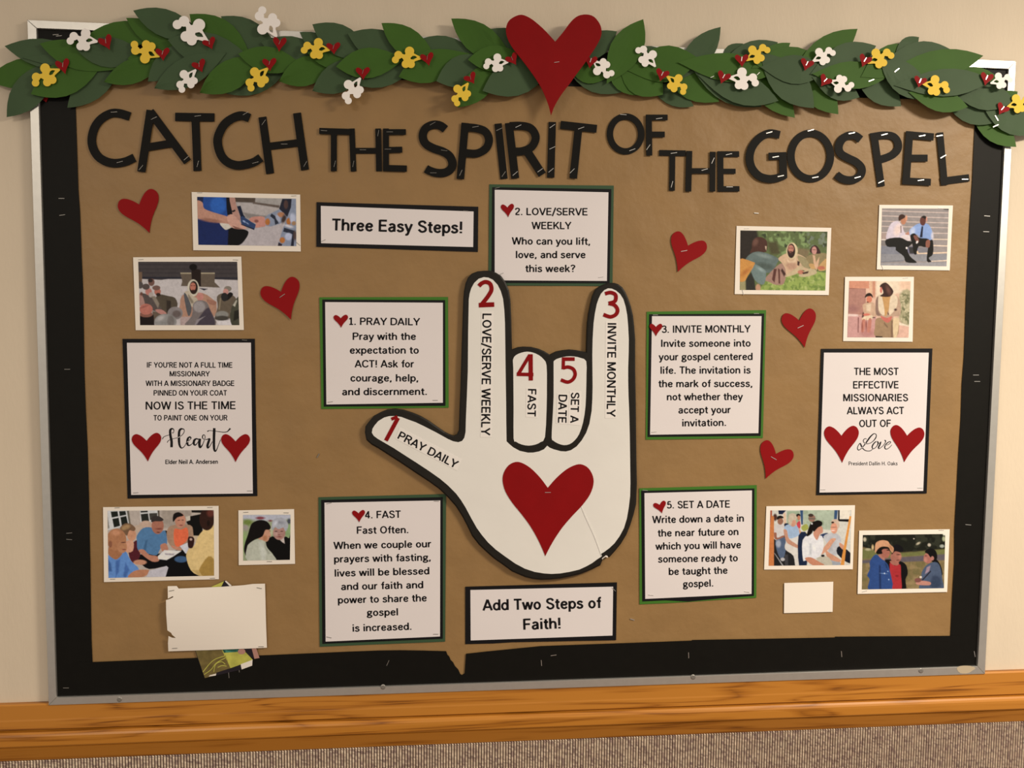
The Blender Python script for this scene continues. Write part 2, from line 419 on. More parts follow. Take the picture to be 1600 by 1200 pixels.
def lettering(lines, h, m, parent, name='lettering', bold=.165):
    """lines: (text, baseline start u,v, baseline end u,v, cap height in pixels); one object for each printed line"""
    for ln in lines:
        s, u0, v0, u1, v1, cap = ln[:6]; wt = ln[6] if len(ln) > 6 and ln[6] else bold
        Q = text_quads(s, wt)
        x0 = min(p[0] for q in Q for p in q); x1 = max(p[0] for q in Q for p in q)
        L = math.hypot(u1 - u0, v1 - v0); dx, dy = (u1 - u0) / L, (v1 - v0) / L; sx = L / (x1 - x0)
        V = []; Fc = []
        for q in Q:
            w_ = [(u0 + dx * (x - x0) * sx + dy * y * cap, v0 + dy * (x - x0) * sx - dx * y * cap) for x, y in q]
            if area2(w_) > 0: w_ = w_[::-1]
            Fc.append((len(V), len(V) + 1, len(V) + 2, len(V) + 3)); V += [P(a, b, h) for a, b in w_]
        mesh_obj(name, V, Fc, m, parent)

# ================================================================== THE SETTING
def box(name, x0, x1, y0, y1, z0, z1, m, parent=None):
    V = [(x, y, z) for x in (x0, x1) for y in (y0, y1) for z in (z0, z1)]
    Fc = [(0, 1, 3, 2), (4, 6, 7, 5), (0, 4, 5, 1), (2, 3, 7, 6), (0, 2, 6, 4), (1, 5, 7, 3)]
    return mesh_obj(name, V, Fc, m, parent)
WX0, WX1 = -2.3, 2.4
Z_TOP = (P(1590, 1044.5, 0).z + P(15, 1099, 0).z) / 2          # upper edge of the oak rail at the wall
tag(box('wall_back', WX0, WX1, 0.0, 0.10, 0.0, 2.95, M['wall']), kind='structure')
tag(box('floor', WX0, WX1, -3.2, 0.10, -0.05, 0.0, M['floor']), kind='structure')
# oak chair rail, moulded profile (height off the wall, z)
def zat(v, h, u=800): return P(u, v, h).z
z_cr = zat(1098, .0125); z_g = zat(1114, .013); z_b0 = zat(1117.5, .018); z_b1 = zat(1139, .020); z_b2 = zat(1160.5, .011)
prof = [(0, Z_TOP), (.0095, Z_TOP), (.0115, Z_TOP - .002), (.0125, z_cr), (.0132, z_cr - .003), (.0138, z_g + .002), (.012, z_g + .0008), (.008, z_g - .0004), (.0105, z_g - .0022), (.0165, z_b0),
        (.0195, z_b0 - .003), (.0212, z_b0 - .0065), (.0215, z_b0 - .011), (.0212, z_b1 + .003), (.0200, z_b1 + .0006), (.0165, z_b1 - .0006), (.0158, z_b1 - .0022), (.0172, z_b1 - .0030), (.0060, z_b2 + .001), (.005, z_b2), (0, z_b2)]
V = []; Fc = []
xs = np.linspace(WX0, WX1, 2)
for x in xs:
    for h, z in prof: V.append((x, -h, z))
n = len(prof)
for i in range(n - 1): Fc.append((i, i + n, i + 1 + n, i + 1))
Fc.append(tuple(range(n))[::-1]); Fc.append(tuple(range(n, 2 * n)))
rail = mesh_obj('trim_1', V, [f[::-1] if len(f) == 4 else f for f in Fc], M['oak']); tag(rail, kind='structure')
# ribbed carpet wall covering under the rail: board plus real yarn loops where they can be seen
zc = z_b2
tag(box('wall_lower', WX0, WX1, -0.004, 0.0, 0.0, zc, mat('carpet_backing', '#5c463c', 0.95, 0.1)), kind='structure')
rng = np.random.default_rng(3)
pit = 0.0053; lp = 0.0031; cols = int((WX1 - WX0 - .02) / pit); x0 = WX0 + .01
cmin = int((P(-60, 1150, .006).x - x0) / pit); cmax = int((P(1680, 1150, .006).x - x0) / pit)
rows = int((zc - zat(1200, .006) + 0.03) / lp) + 12
VV = []; CC = []; FF = []
pal = np.array([hexlin(c) for c in ('#ecdcc8', '#dccab6', '#c4aea0', '#b39d95', '#d6c2ae', '#a08a84')])
for c in range(cmin, cmax):
    rowcol = pal[rng.choice(6, rows, p=[.22, .26, .16, .10, .20, .06])] * rng.uniform(.85, 1.1, (rows, 1))
    xb = x0 + c * pit; jj = rng.uniform(0, lp)
    b0 = len(VV)
    for r in range(rows):
        zt = zc - .0005 - (r + .0) * lp - (jj if r else 0) * .5
        prev = rowcol[max(r - 1, 0)]
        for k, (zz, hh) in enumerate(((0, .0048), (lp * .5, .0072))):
            col = rowcol[r] if k else rowcol[r] * .55 + prev * .25  # recess between loops darkened, shade mixed into its colour
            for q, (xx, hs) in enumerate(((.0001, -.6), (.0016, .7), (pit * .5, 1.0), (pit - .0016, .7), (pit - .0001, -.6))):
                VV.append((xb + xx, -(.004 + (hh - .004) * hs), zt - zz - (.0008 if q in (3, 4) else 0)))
                CC.append(tuple(col * (1 if hs > 0 else .35)))  # groove edges darkened: shade between ribs painted into the yarn colour
    for r in range(rows * 2 - 1):
        for q in range(4):
            a = b0 + r * 5 + q
            FF.append((a, a + 5, a + 6, a + 1))
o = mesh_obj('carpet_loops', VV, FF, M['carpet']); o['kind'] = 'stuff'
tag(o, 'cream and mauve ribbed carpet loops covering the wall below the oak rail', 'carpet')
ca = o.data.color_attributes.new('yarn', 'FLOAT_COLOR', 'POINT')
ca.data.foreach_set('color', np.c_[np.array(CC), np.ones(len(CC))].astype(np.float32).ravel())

# ================================================================== BULLETIN BOARD
K = 0.0080
FR = 0.0140
TL, TR, BR, BL = (42.5, 31), (1587.5, 95.5), (1539, 1053), (76, 1102)
iTL, iTR, iBR, iBL = (57.5, 44.5), (1575.5, 108), (1527, 1041), (88.5, 1089.5)
board = empty('bulletin_board', P(808, 1077, 0), 'large bulletin board with aluminium frame, brown paper and black paper border', 'bulletin board')
sheet('back_panel', [TL, TR, BR, BL], 0.0002, 0.0066, M['foam'], board)
def rail_part(a, b, c, d, label):
    o = sheet('frame_rail', [a, b, c, d], 0.0001, FR - 0.0001, M['aluminium'], board, bevel=(1.0, 0.0012))
    return o
r_top = rail_part(TL, TR, iTR, iTL, '')
r_bot = rail_part(BL, iBL, iBR, BR, '')
r_left = rail_part(TL, iTL, iBL, BL, '')
r_right = rail_part(TR, BR, iBR, iTR, '')
for u, v in ((186.5, 1093), (598.5, 1073.5), (1083, 1058), (1439, 1048)):
    s = sheet('screw', [disc(u, v, 4.0, 14)], FR - .0002, 0.0012, M['steel_dim'], r_bot, bevel=(1.2, .0007))
s = sheet('screw', [disc(1112, 80, 3.0, 12)], FR - .0002, 0.0010, M['steel'], r_top, bevel=(1.0, .0006))
sheet('paint_blotch', [smooth_path(pairs([1495, 1044, 1502, 1040.5, 1516, 1040.5, 1524, 1044, 1519, 1048, 1512, 1052, 1500, 1051.5]), 3, True)], FR + .0001, .0003, M['chip'], r_bot)
# brown paper, gently rippled
nx, ny = 120, 70
V = []; Fc = []
p00 = P(70, 60, K); p11 = P(1522, 1070, K)
X0, X1 = P(62, 500, K).x, P(1562, 500, K).x; Z0, Z1 = P(800, 1052, K).z, P(800, 84, K).z
for j in range(ny + 1):
    for i in range(nx + 1):
        x = X0 + (X1 - X0) * i / nx; z = Z0 + (Z1 - Z0) * j / ny
        dh = .0002 * math.sin(x * 31 + 2 * math.sin(z * 9)) + .00018 * math.sin(z * 43 + 3 * math.sin(x * 7)) + .00015 * math.sin(x * 77 + z * 20)
        V.append((x, -(K - .0005 + dh), z))
for j in range(ny):
    for i in range(nx):
        a = j * (nx + 1) + i; Fc.append((a, a + 1, a + nx + 2, a + nx + 1))
mesh_obj('backing_paper', V, Fc, M['kraft'], board, smooth=True)
BK = K + .0002
def strip(pts, k=0):
    return sheet('border_strip', [pts], BK + k * .0004, .0004, M['black'], board)
st_top = strip(pairs([57, 43, 1578, 106, 1577, 161, 1445, 155.5, 1300, 151.5, 1130, 143, 970, 137.5, 830, 132.5, 600, 124, 400, 116, 118, 106, 59, 104]))
st_l = strip(pairs([57, 60, 116, 60, 118.5, 172, 122.5, 297, 125, 330, 127.5, 400, 130, 455, 131, 520, 132, 580, 134, 640, 137, 700, 139, 780, 141, 880, 143, 1000, 144.5, 1034, 146, 1088, 88, 1091, 80, 800, 71, 560, 66, 380, 60, 130]), 1)
st_r = strip(pairs([1530, 110, 1577, 110, 1569, 300, 1560, 480, 1549, 660, 1538, 850, 1528, 1043, 1484, 1043, 1485, 994, 1491, 880, 1491.5, 830, 1496, 740, 1501, 655, 1503, 600, 1506, 560, 1511, 430, 1516, 330, 1519.5, 280, 1523, 195]), 1)
st_bl = strip(pairs([120, 1035, 144, 1034.5, 307, 1028, 400, 1024.5, 550, 1018, 590, 1016.5, 625, 1016, 660, 1016.5, 697, 1017.5, 699, 1023, 702, 1026, 704, 1031, 708, 1035, 711, 1041, 716, 1046, 719, 1053, 724, 1056, 724, 1067, 700, 1067.5, 560, 1072, 400, 1077.5, 250, 1082.5, 145, 1088, 120, 1089]), 2)
st_br = strip(pairs([728, 1021.5, 760, 1018, 800, 1014, 845, 1009.5, 900, 1007.5, 1000, 1004, 1080, 1001, 1082, 1000, 1200, 998, 1304, 996, 1305, 994.8, 1485, 993.5, 1500, 993, 1500, 1040.5, 1400, 1044, 1225, 1048.5, 1180, 1051, 1000, 1057, 860, 1061.5, 800, 1064.5, 760, 1067, 720, 1066, 716, 1058, 726, 1052]), 3)
for s, lst in ((st_l, [(96, 310, 0), (97, 336, -8), (105, 577, 0), (108, 833, -5), (108, 843, 5), (103, 1075, 0)]),
               (st_r, [(1542.5, 337.5, 4), (1541, 362, 2), (1525, 586, 0), (1527, 596, 0), (1513, 820, 5), (1523, 1022, 80)]),
               (st_bl, [(606, 1036, -65), (357.5, 1055, 85), (373.5, 1046, 85)]), (st_br, [(846, 1036, 85), (865, 1024, -8), (1076, 1024, 88), (1315, 1022, 85)]), (st_top, [(87, 54, -5), (92, 56, -5)])):
    hh = BK + {'border_strip': .0008}.get('x', .0017)
    for u, v, a in lst:
        staple(u, v, BK + .0008 + .0004 * (s in (st_bl,)) + .0008 * (s is st_br), a, s, 9, .8)
for u, v, a in ((497, 712, -60), (988, 968, 15), (1182, 333, 5)):
    staple(u, v, K + .0004, a, board, 7, 1.2)

# ================================================================== HEADLINE LETTERS
LETTERS = []
def px(lst, ox, oy): return [(ox + a / 4, oy + b / 4) for a, b in pairs(lst)]
def S(ox, path, w, sm=False): return stroke(px(path, ox, 0), w / 4, sm)
def Lt(ch, label, polys, holes=(), st=()): LETTERS.append((ch, label, polys, holes, st))
Lt('C', 'black paper letter C at the start of the word CATCH', [S(0, [812, 728, 745, 708, 690, 710, 630, 745, 590, 800, 573, 870, 583, 930, 615, 980, 665, 1010, 720, 1020, 785, 1010, 840, 985], 54, True)], (), [(178, 175, -3), (187, 253, -15)])
Lt('A', 'black paper letter A in the word CATCH', [S(0, [941, 688, 883, 1074], 52), S(0, [937, 696, 1172, 1012], 52), S(0, [920, 920, 1090, 893], 48)], (), [(240.5, 184.5, -25), (220, 262, -50), (291, 247, -40)])
Lt('T', 'black paper letter T in the middle of the word CATCH', [S(0, [1094, 730, 1340, 734], 52), S(0, [1221, 740, 1234, 1068], 50)], (), [(309, 181, -8), (309, 256, -75)])
Lt('C', 'black paper letter C before the H in the word CATCH', [S(0, [1560, 738, 1510, 722, 1455, 738, 1400, 780, 1364, 850, 1362, 910, 1385, 975, 1425, 1015, 1480, 1033, 1535, 1028, 1590, 1012, 1630, 985], 54, True)], (), [(384, 177, -30), (399, 254, -15)])
Lt('H', 'black paper letter H ending the word CATCH', [S(400, [40, 731, 88, 1085], 50), S(400, [256, 706, 306, 1062], 50), S(400, [60, 917, 285, 890], 46)], (), [(412, 191, -55), (444, 225, 0), (477, 256, -60)])
Lt('T', 'black paper letter T of the smaller word THE after CATCH', [S(400, [395, 818, 592, 824], 38), S(400, [487, 820, 486, 1070], 38)], (), [(506, 204, 5), (523, 256, -75)])
Lt('H', 'black paper letter H of the word THE after CATCH', [S(400, [599, 803, 610, 1071], 36), S(400, [763, 803, 769, 1070], 36), S(400, [600, 942, 770, 942], 36)], (), [(591, 208, -80), (567, 234, 0), (552, 256, -78)])
Lt('E', 'black paper letter E of the word THE after CATCH', [S(400, [812, 803, 812, 1070], 38), S(400, [795, 825, 937, 825], 36), S(400, [800, 938, 914, 935], 38), S(400, [795, 1050, 943, 1054], 40)], (), [(609, 206, 0), (606, 233, 0)])
Lt('S', 'black paper letter S starting the word SPIRIT', [S(400, [1184, 808, 1150, 784, 1105, 780, 1060, 803, 1042, 848, 1058, 895, 1105, 925, 1170, 948, 1212, 978, 1228, 1025, 1212, 1062, 1175, 1080, 1128, 1080, 1088, 1068, 1062, 1054], 52, True)], (), [(676, 193, -30), (694, 235, 8), (677, 270, 0)])
Lt('P', 'black paper letter P in the word SPIRIT', [S(400, [1308, 768, 1277, 1119], 48), S(400, [1300, 795, 1370, 800, 1430, 820, 1456, 866, 1446, 915, 1415, 945, 1370, 960, 1310, 956], 50, True)], (), [(743, 198, -10), (720, 270, -65)])
Lt('I', 'black paper letter I between P and R in the word SPIRIT', [S(400, [1513, 772, 1550, 1118], 46)], (), [(780, 202, -25), (787, 272, -55)])
Lt('R', 'black paper letter R in the word SPIRIT', [S(800, [-20, 768, 20, 1115], 50), S(800, [-15, 787, 60, 786, 115, 800, 145, 840, 145, 880, 118, 922, 60, 945, -5, 945], 50, True), S(800, [88, 935, 190, 1092], 52)], (), [(810, 197, -25), (805, 271, -40), (844, 266, -35)])
Lt('I', 'black paper letter I between R and T in the word SPIRIT', [S(800, [252, 762, 242, 1110], 46)], (), [(863, 197, -35), (863, 231, -25), (861, 266, -40)])
Lt('T', 'black paper letter T ending the word SPIRIT', [S(800, [303, 780, 530, 805], 50), S(800, [416, 800, 383, 1115], 48)], (), [(908, 200, -20), (894, 267, -45)])
def ring(ox, cx, cy, rx, ry, w):
    return [disc(ox + cx / 4, cy / 4, (rx) / 4, 48, ry / 4)], [disc(ox + cx / 4, cy / 4, (rx - w) / 4, 48, (ry - w) / 4)]
a, b = ring(800, 710, 837, 118, 129, 40)
Lt('O', 'black paper letter O of the small raised word OF', a, b, [(974, 179, 5), (988, 234, -20)])
Lt('F', 'black paper letter F of the small raised word OF', [S(800, [855, 717, 858, 972], 38), S(800, [838, 734, 973, 734], 36), S(800, [850, 840, 955, 840], 36)], (), [(1030, 185, -8), (1013, 230, -55)])
Lt('T', 'black paper letter T of the small lower word THE before GOSPEL', [S(800, [920, 955, 1086, 958], 36), S(800, [1003, 960, 1000, 1192], 36)], (), [(1053, 239, -8), (1050, 288, -75)])
Lt('H', 'black paper letter H of the small lower word THE before GOSPEL', [S(800, [1108, 943, 1102, 1197], 38), S(800, [1255, 948, 1253, 1197], 36), S(800, [1110, 1068, 1250, 1068], 34)], (), [(1114, 251, -65), (1101, 265, -15)])
Lt('E', 'black paper letter E of the small lower word THE before GOSPEL', [S(800, [1302, 945, 1304, 1197], 38), S(800, [1285, 963, 1420, 963], 36), S(800, [1290, 1070, 1398, 1070], 32), S(800, [1285, 1181, 1422, 1180], 34)], (), [(1139, 241, -12), (1140, 292, 0)])
Lt('G', 'black paper letter G starting the word GOSPEL', [S(1200, [74, 843, 10, 833, -50, 860, -98, 918, -115, 985, -100, 1050, -55, 1100, 5, 1118, 60, 1112, 105, 1095], 50, True), S(1200, [97, 1114, 92, 955], 48), S(1200, [4, 977, 116, 973], 46)], (), [(1202, 207, -15), (1212, 245, -10), (1220, 275, -12)])
a, b = ring(1200, 267, 975, 147, 166, 47)
Lt('O', 'black paper letter O in the word GOSPEL', a, b, [(1267, 203.5, -15), (1274, 277, -10)])
Lt('S', 'black paper letter S in the word GOSPEL', [S(1200, [580, 872, 545, 848, 500, 848, 460, 875, 442, 920, 455, 960, 500, 988, 550, 1012, 585, 1050, 580, 1092, 545, 1120, 500, 1126, 460, 1115, 428, 1092], 50, True)], (), [(1331, 208, -12), (1340, 277, -15)])
Lt('P', 'black paper letter P in the word GOSPEL', [S(1200, [662, 838, 708, 1165], 46), S(1200, [640, 857, 720, 845, 780, 852, 810, 885, 812, 930, 782, 965, 740, 985, 690, 1000], 48, True)], (), [(1382, 210, -15), (1377, 284, -25)])
Lt('E', 'black paper letter E in the word GOSPEL', [S(1200, [886, 820, 862, 1152], 46), S(1200, [868, 842, 1036, 856], 46), S(1200, [875, 988, 998, 988], 44), S(1200, [840, 1130, 1018, 1139], 44)], (), [(1441, 212, -10), (1439, 281.5, -8)])
Lt('L', 'black paper letter L ending the word GOSPEL', [S(1200, [1075, 828, 1104, 1158], 42), S(1200, [1078, 1134, 1258, 1111], 46)], (), [(1468, 212, -10), (1474, 244.5, -30), (1508, 280, 0)])
for i, (ch, lab, polys, holes, sts) in enumerate(LETTERS):
    loops = union(polys, holes)
    hl = K + .0012 + (i % 2) * .0011
    root = sheet('paper_letter', loops, hl, .0009, M['letter'])
    tag(root, lab, 'letter', 'headline letters')
    for u, v, a in sts: staple(u, v, hl + .0009, a, root, 10, .5 if u < 700 else .8 if u < 1180 else 1.3)

# ================================================================== TEXT CARDS
def offs(q, k): return q
def card(label, cat, quads, lines, heart=None, hearts=(), ink='ink', staples=(), cap=11.3, extra=None, bold=.165):
    """quads: list of (part name, material, 4 corners)"""
    c = quads[0][2]; cu = sum(p[0] for p in c) / 4; cv = max(p[1] for p in c)
    root = empty('text_card', P(cu, cv, K), label, cat)
    h = K + .0004; sh = None
    for nm, mt, q in quads:
        sh = sheet(nm, [q], h, .0005, M[mt], root); h += .0006
    lt = []
    for ln in lines:
        s, u0, v0, u1, v1 = ln[:5]; cp = ln[5] if len(ln) > 5 else cap
        lt.append((s, u0, v0, u1, v1, cp, ln[6] if len(ln) > 6 else bold))
    o = lettering(lt, h + .0001, M[ink], sh)
    for nt, tp, wd in hearts:
        sheet('heart', [heart_loop(nt, tp, wd)], h + .0003, .0006, M['red_small'], root)
    for u, v, a in staples: staple(u, v, h, a, sh, 8, .6)
    if extra: extra(h + .0001, sh)
    return root
def quad(*f): return pairs(f)
G, B_, W_ = 'green_mat', 'black_mat', 'sheet'
card('white card headed PRAY DAILY on a bright green mat, above the thumb', 'card',
     [(G, 'mat_bright', quad(499, 464.5, 700, 464, 701, 637, 502, 639)), (B_, 'ink', quad(503.7, 468, 695.5, 469, 696, 634, 506, 635.3)), (W_, 'sheet', quad(508, 472, 692, 473, 692, 629.3, 510, 632))],
     [('1. PRAY DAILY', 545, 507.5, 656.5, 508.3), ('Pray with the', 551, 531, 650, 531), ('expectation to', 546.5, 552.5, 654.5, 552.5), ('ACT! Ask for', 554, 574, 647, 574), ('courage, help,', 547.5, 596, 653.5, 596), ('and discernment.', 534.5, 617.5, 667, 617)],
     hearts=[((532.5, 497.3), (533, 512), 22.5)], staples=[(516, 628, -8), (680, 625.5, 0)])
card('white card headed LOVE/SERVE WEEKLY on a dark green mat, behind the pointing finger', 'card',
     [(G, 'mat_dark', quad(764.5, 288, 959, 290, 957, 447, 763, 446)), (B_, 'ink', quad(769.3, 292.5, 955.3, 295.5, 952.5, 442.7, 768, 442)), (W_, 'sheet', quad(773, 296.5, 950.7, 300.5, 948.3, 439, 773, 438))],
     [('2. LOVE/SERVE', 804.5, 336, 918, 336.5), ('WEEKLY', 830.5, 358, 893, 358), ('Who can you lift,', 799.5, 382, 922, 382.5), ('love, and serve', 806, 403.3, 915, 403.3), ('this week?', 821, 425, 899, 425)],
     hearts=[((793, 324.3), (794.2, 339.3), 20.5)], staples=[(777, 293.5, -15), (783, 428, -25), (939, 433, -8)])
card('white card headed INVITE MONTHLY on a bright green mat, right of the raised little finger', 'card',
     [(G, 'mat_bright', quad(1010.5, 487, 1197, 484.5, 1192, 684.5, 1009, 687)), (B_, 'ink', quad(1014.5, 491, 1194, 490, 1188.5, 681, 1012, 682.7)), (W_, 'sheet', quad(1018.8, 494, 1190, 494, 1185, 676.8, 1015.8, 679.3))],
     [('3. INVITE MONTHLY', 1034, 520, 1173, 519.3), ('Invite someone into', 1033, 542, 1173, 541.5), ('your gospel centered', 1029, 563, 1176, 562.5), ('life. The invitation is', 1032, 584, 1173, 583.5), ('the mark of success,', 1029, 605, 1175.5, 604.5), ('not whether they', 1042, 625.5, 1161, 625), ('accept your', 1060, 646, 1142, 645.5), ('invitation.', 1066, 666.3, 1134.5, 665.5)],
     hearts=[((1025, 511), (1025, 525.3), 20)], staples=[(1182, 490, 0), (1024, 492, 0), (1022, 675, -5)])
card('white card headed FAST on a dark green mat, left of the paper wrist', 'card',
     [(G, 'mat_dark', quad(497.5, 777, 697, 772, 695.5, 1002.5, 499.5, 1010.5)), (B_, 'ink', quad(502, 781.3, 691.8, 776.8, 691.8, 998, 503.8, 1006)), (W_, 'sheet', quad(507, 785.5, 688, 782, 687.5, 994.5, 508.8, 1002.5))],
     [('4. FAST', 570, 810, 626.3, 809), ('Fast Often.', 557.5, 834, 638, 833), ('When we couple our', 521, 858, 674, 855), ('prayers with fasting,', 522, 879, 673, 876), ('lives will be blessed', 523, 901, 671, 897.3), ('and our faith and', 533, 922, 661.5, 919), ('power to share the', 528, 943, 667, 939.5), ('gospel', 573, 962.5, 622, 961.5), ('is increased.', 551, 987, 643, 984)],
     hearts=[((560.3, 802.3), (561.3, 816), 20)], staples=[(514, 786.5, -12), (682, 783, 0), (514, 996, 12), (681, 991, 0), (562, 803.5, 0)])
card('white card headed SET A DATE on a bright green mat, right of the paper wrist', 'card',
     [(G, 'mat_bright', pairs([999, 763, 1182.5, 758, 1181.7, 934, 1120, 937.5, 1070, 941, 999.3, 944.3])), (B_, 'ink', pairs([1002, 767, 1178.8, 763.3, 1178, 931, 1125, 935, 1075, 940, 1040, 938, 1003.8, 939.7])), (W_, 'sheet', quad(1007, 770.5, 1175, 766.3, 1174.3, 928, 1008.2, 935.8))],
     [('5. SET A DATE', 1042, 794.5, 1140.5, 793), ('Write down a date in', 1019, 817.5, 1162.5, 815), ('the near future on', 1028, 838.5, 1154, 836), ('which you will have', 1024, 859, 1158, 856.5), ('someone ready to', 1028, 879, 1153, 877), ('be taught the', 1045, 898.5, 1137, 896.3), ('gospel.', 1067, 918, 1114.5, 916.3)],
     hearts=[((1031, 789), (1034.5, 802), 20)], staples=[(1008, 766.3, 5), (1017, 930, 5), (1167, 925, 8), (1032, 790, -5)])
card('wide white sign reading Three Easy Steps! on black card', 'sign',
     [(B_, 'ink', quad(494.5, 315.8, 747.3, 323, 746.7, 393.7, 494.3, 385.5)), (W_, 'sheet', quad(501.3, 321.7, 740, 330.5, 739.3, 386, 501.7, 380))],
     [('Three Easy Steps!', 518.8, 360, 722, 364.5, 18.3, .175)], staples=[(505, 376, -25), (728, 329.5, 5)])
card('wide white sign reading Add Two Steps of Faith! on black card', 'sign',
     [(B_, 'ink', pairs([727, 916.8, 964, 910, 962.7, 1000.3, 800, 1003.5, 770, 1005.5, 727, 1006.5])), (W_, 'sheet', quad(735, 922, 958, 916.8, 957, 993, 735.5, 1000.7))],
     [('Add Two Steps of', 753.8, 954, 939.5, 950, 17, .175), ('Faith!', 817.7, 984, 876, 982, 17, .175)], staples=[(959, 921, 45)])

# script words traced as pen strokes (crop pixels -> picture)
def pens(strokes, ox, oy, k):
    return [stroke([(ox + a / k, oy + b / k) for a, b in pairs(p)], [x / k for x in wd], True) for p, wd in strokes]
HEART_W = [([170, 325, 185, 290, 230, 262, 305, 240], [14, 12, 10]), ([378, 205, 392, 160, 375, 125, 340, 125, 318, 165, 325, 260, 345, 360, 345, 478], [10, 12, 24, 44, 46, 48, 50]),
           ([378, 205, 360, 200, 352, 190], [10, 12]), ([262, 388, 285, 350, 360, 318, 465, 293, 540, 250, 585, 190, 588, 140, 560, 125, 520, 130, 492, 180, 488, 300, 495, 420, 525, 485, 560, 488, 600, 450, 640, 370], [14, 11, 10, 11, 12, 13, 20, 40, 46, 46, 36, 18, 12, 10]),
           ([640, 385, 700, 330, 718, 300, 695, 280, 660, 310, 648, 380, 660, 435, 700, 440, 740, 410, 765, 370], [12, 12, 24, 30, 44, 40, 22, 12, 10]),
           ([860, 325, 820, 315, 780, 350, 775, 415, 805, 435, 845, 390, 885, 320], [22, 26, 44, 40, 24, 12, 12]), ([890, 312, 880, 400, 885, 460, 900, 480, 935, 440, 965, 370, 990, 290, 980, 245, 950, 245, 938, 290, 960, 320, 1010, 330, 1080, 308], [50, 50, 46, 30, 14, 12, 12, 16, 20, 14, 12, 22]),
           ([1080, 308, 1055, 380, 1035, 450, 1045, 490, 1085, 450, 1130, 370], [36, 46, 46, 30, 14, 12]), ([1168, 110, 1162, 250, 1160, 400, 1165, 510, 1185, 555, 1215, 520, 1250, 430, 1288, 330], [48, 50, 48, 44, 28, 16, 12, 10]),
           ([1035, 175, 1065, 158, 1140, 162, 1240, 175, 1340, 188, 1410, 180, 1445, 150, 1475, 115], [26, 12, 10, 12, 14, 16, 24, 34])]
LOVE_W = [([600, 385, 590, 362, 560, 362, 530, 385, 515, 420, 530, 465, 575, 500, 640, 505, 720, 480, 800, 420, 865, 330, 875, 260, 840, 225, 790, 235, 710, 310, 630, 420, 560, 520, 490, 605, 430, 660, 385, 680, 355, 650, 358, 590, 395, 520, 430, 495, 450, 540, 490, 620, 560, 685, 650, 708, 720, 695, 775, 650],
            [14, 16, 18, 22, 20, 18, 16, 18, 28, 22, 18, 30, 42, 34, 20, 20, 26, 22, 18, 28, 40, 26, 20, 20, 14]),
          ([900, 450, 850, 455, 790, 520, 760, 590, 780, 640, 830, 630, 890, 570, 925, 500, 915, 455, 880, 445], [26, 28, 34, 34, 22, 18, 18, 34, 40, 30]), ([920, 490, 960, 490, 1010, 445], [14, 14, 16]),
          ([1005, 450, 975, 530, 940, 600, 945, 640, 1000, 615, 1080, 540, 1130, 460, 1130, 420, 1100, 405], [30, 40, 42, 22, 16, 16, 20, 36, 16]),
          ([1120, 545, 1200, 530, 1270, 480, 1270, 450, 1230, 450, 1160, 500, 1115, 570, 1115, 630, 1160, 655, 1240, 610, 1312, 530], [12, 14, 18, 20, 22, 30, 34, 28, 20, 16, 12])]
def script_word(strokes, ox, oy, k, name='script_lettering'):
    def fn(h, sh):
        loops = union(pens(strokes, ox, oy, k), (), 1, .18, .05)
        allp = [tuple(p) for l in loops for p in l]
        V = [P(p[0], p[1], h) for p in allp]
        mesh_obj(name, V, [(a, c, b) for a, b, c in tess(loops)], M['ink'], sh)
    return fn
card('tall white quote card ending in the script word Heart between two red hearts', 'card',
     [(B_, 'ink', pairs([191.3, 529.5, 398, 529.3, 399.5, 640, 402, 775, 300, 776.5, 199.3, 779])), (W_, 'sheet', quad(198.3, 535.6, 392, 535.4, 395, 771, 205, 773.3))],
     [("IF YOU'RE NOT A FULL TIME", 229.5, 574.3, 363, 574.5, 8.3), ('MISSIONARY', 265, 588, 328, 588, 8), ('WITH A MISSIONARY BADGE', 227.5, 603, 366, 603, 8.3), ('PINNED ON YOUR COAT', 240, 618, 354.5, 618, 8.3), ('NOW IS THE TIME', 227.5, 640, 368, 639.3, 12.3, .155), ('TO PAINT ONE ON YOUR', 240, 657, 355.5, 656.8, 8.3), ('Elder Neil A. Andersen', 258.3, 725, 340.5, 724.5, 6.6)],
     hearts=[((229, 689), (231, 721), 46), ((368, 690), (368, 722), 45)], staples=[(212, 770, -3), (390, 767, 0), (382, 531.5, 5)], extra=script_word(HEART_W, 240, 660, 12.308), bold=.17)
card('tall white quote card ending in the script word Love between two red hearts', 'card',
     [(B_, 'ink', quad(1283, 545, 1457, 544.5, 1448, 771, 1275.5, 773.5)), (W_, 'sheet', quad(1287.5, 551, 1451.2, 551, 1442.5, 767, 1280.5, 769.6))],
     [('THE MOST', 1334.5, 586, 1404, 586), ('EFFECTIVE', 1333, 607, 1404, 606.7), ('MISSIONARIES', 1317.5, 627, 1419, 626.8), ('ALWAYS ACT', 1323, 647.3, 1412.5, 647), ('OUT OF', 1342.5, 667.3, 1392, 667)] + [('President Dallin H. Oaks', 1326, 727, 1402.5, 727, 5.8, .13)],
     hearts=[((1315, 681), (1316, 723), 54), ((1417.5, 681), (1413, 722), 53)], staples=[(1286, 765, 0), (1438, 762.5, 0)], extra=script_word(LOVE_W, 1320, 665, 17.78))

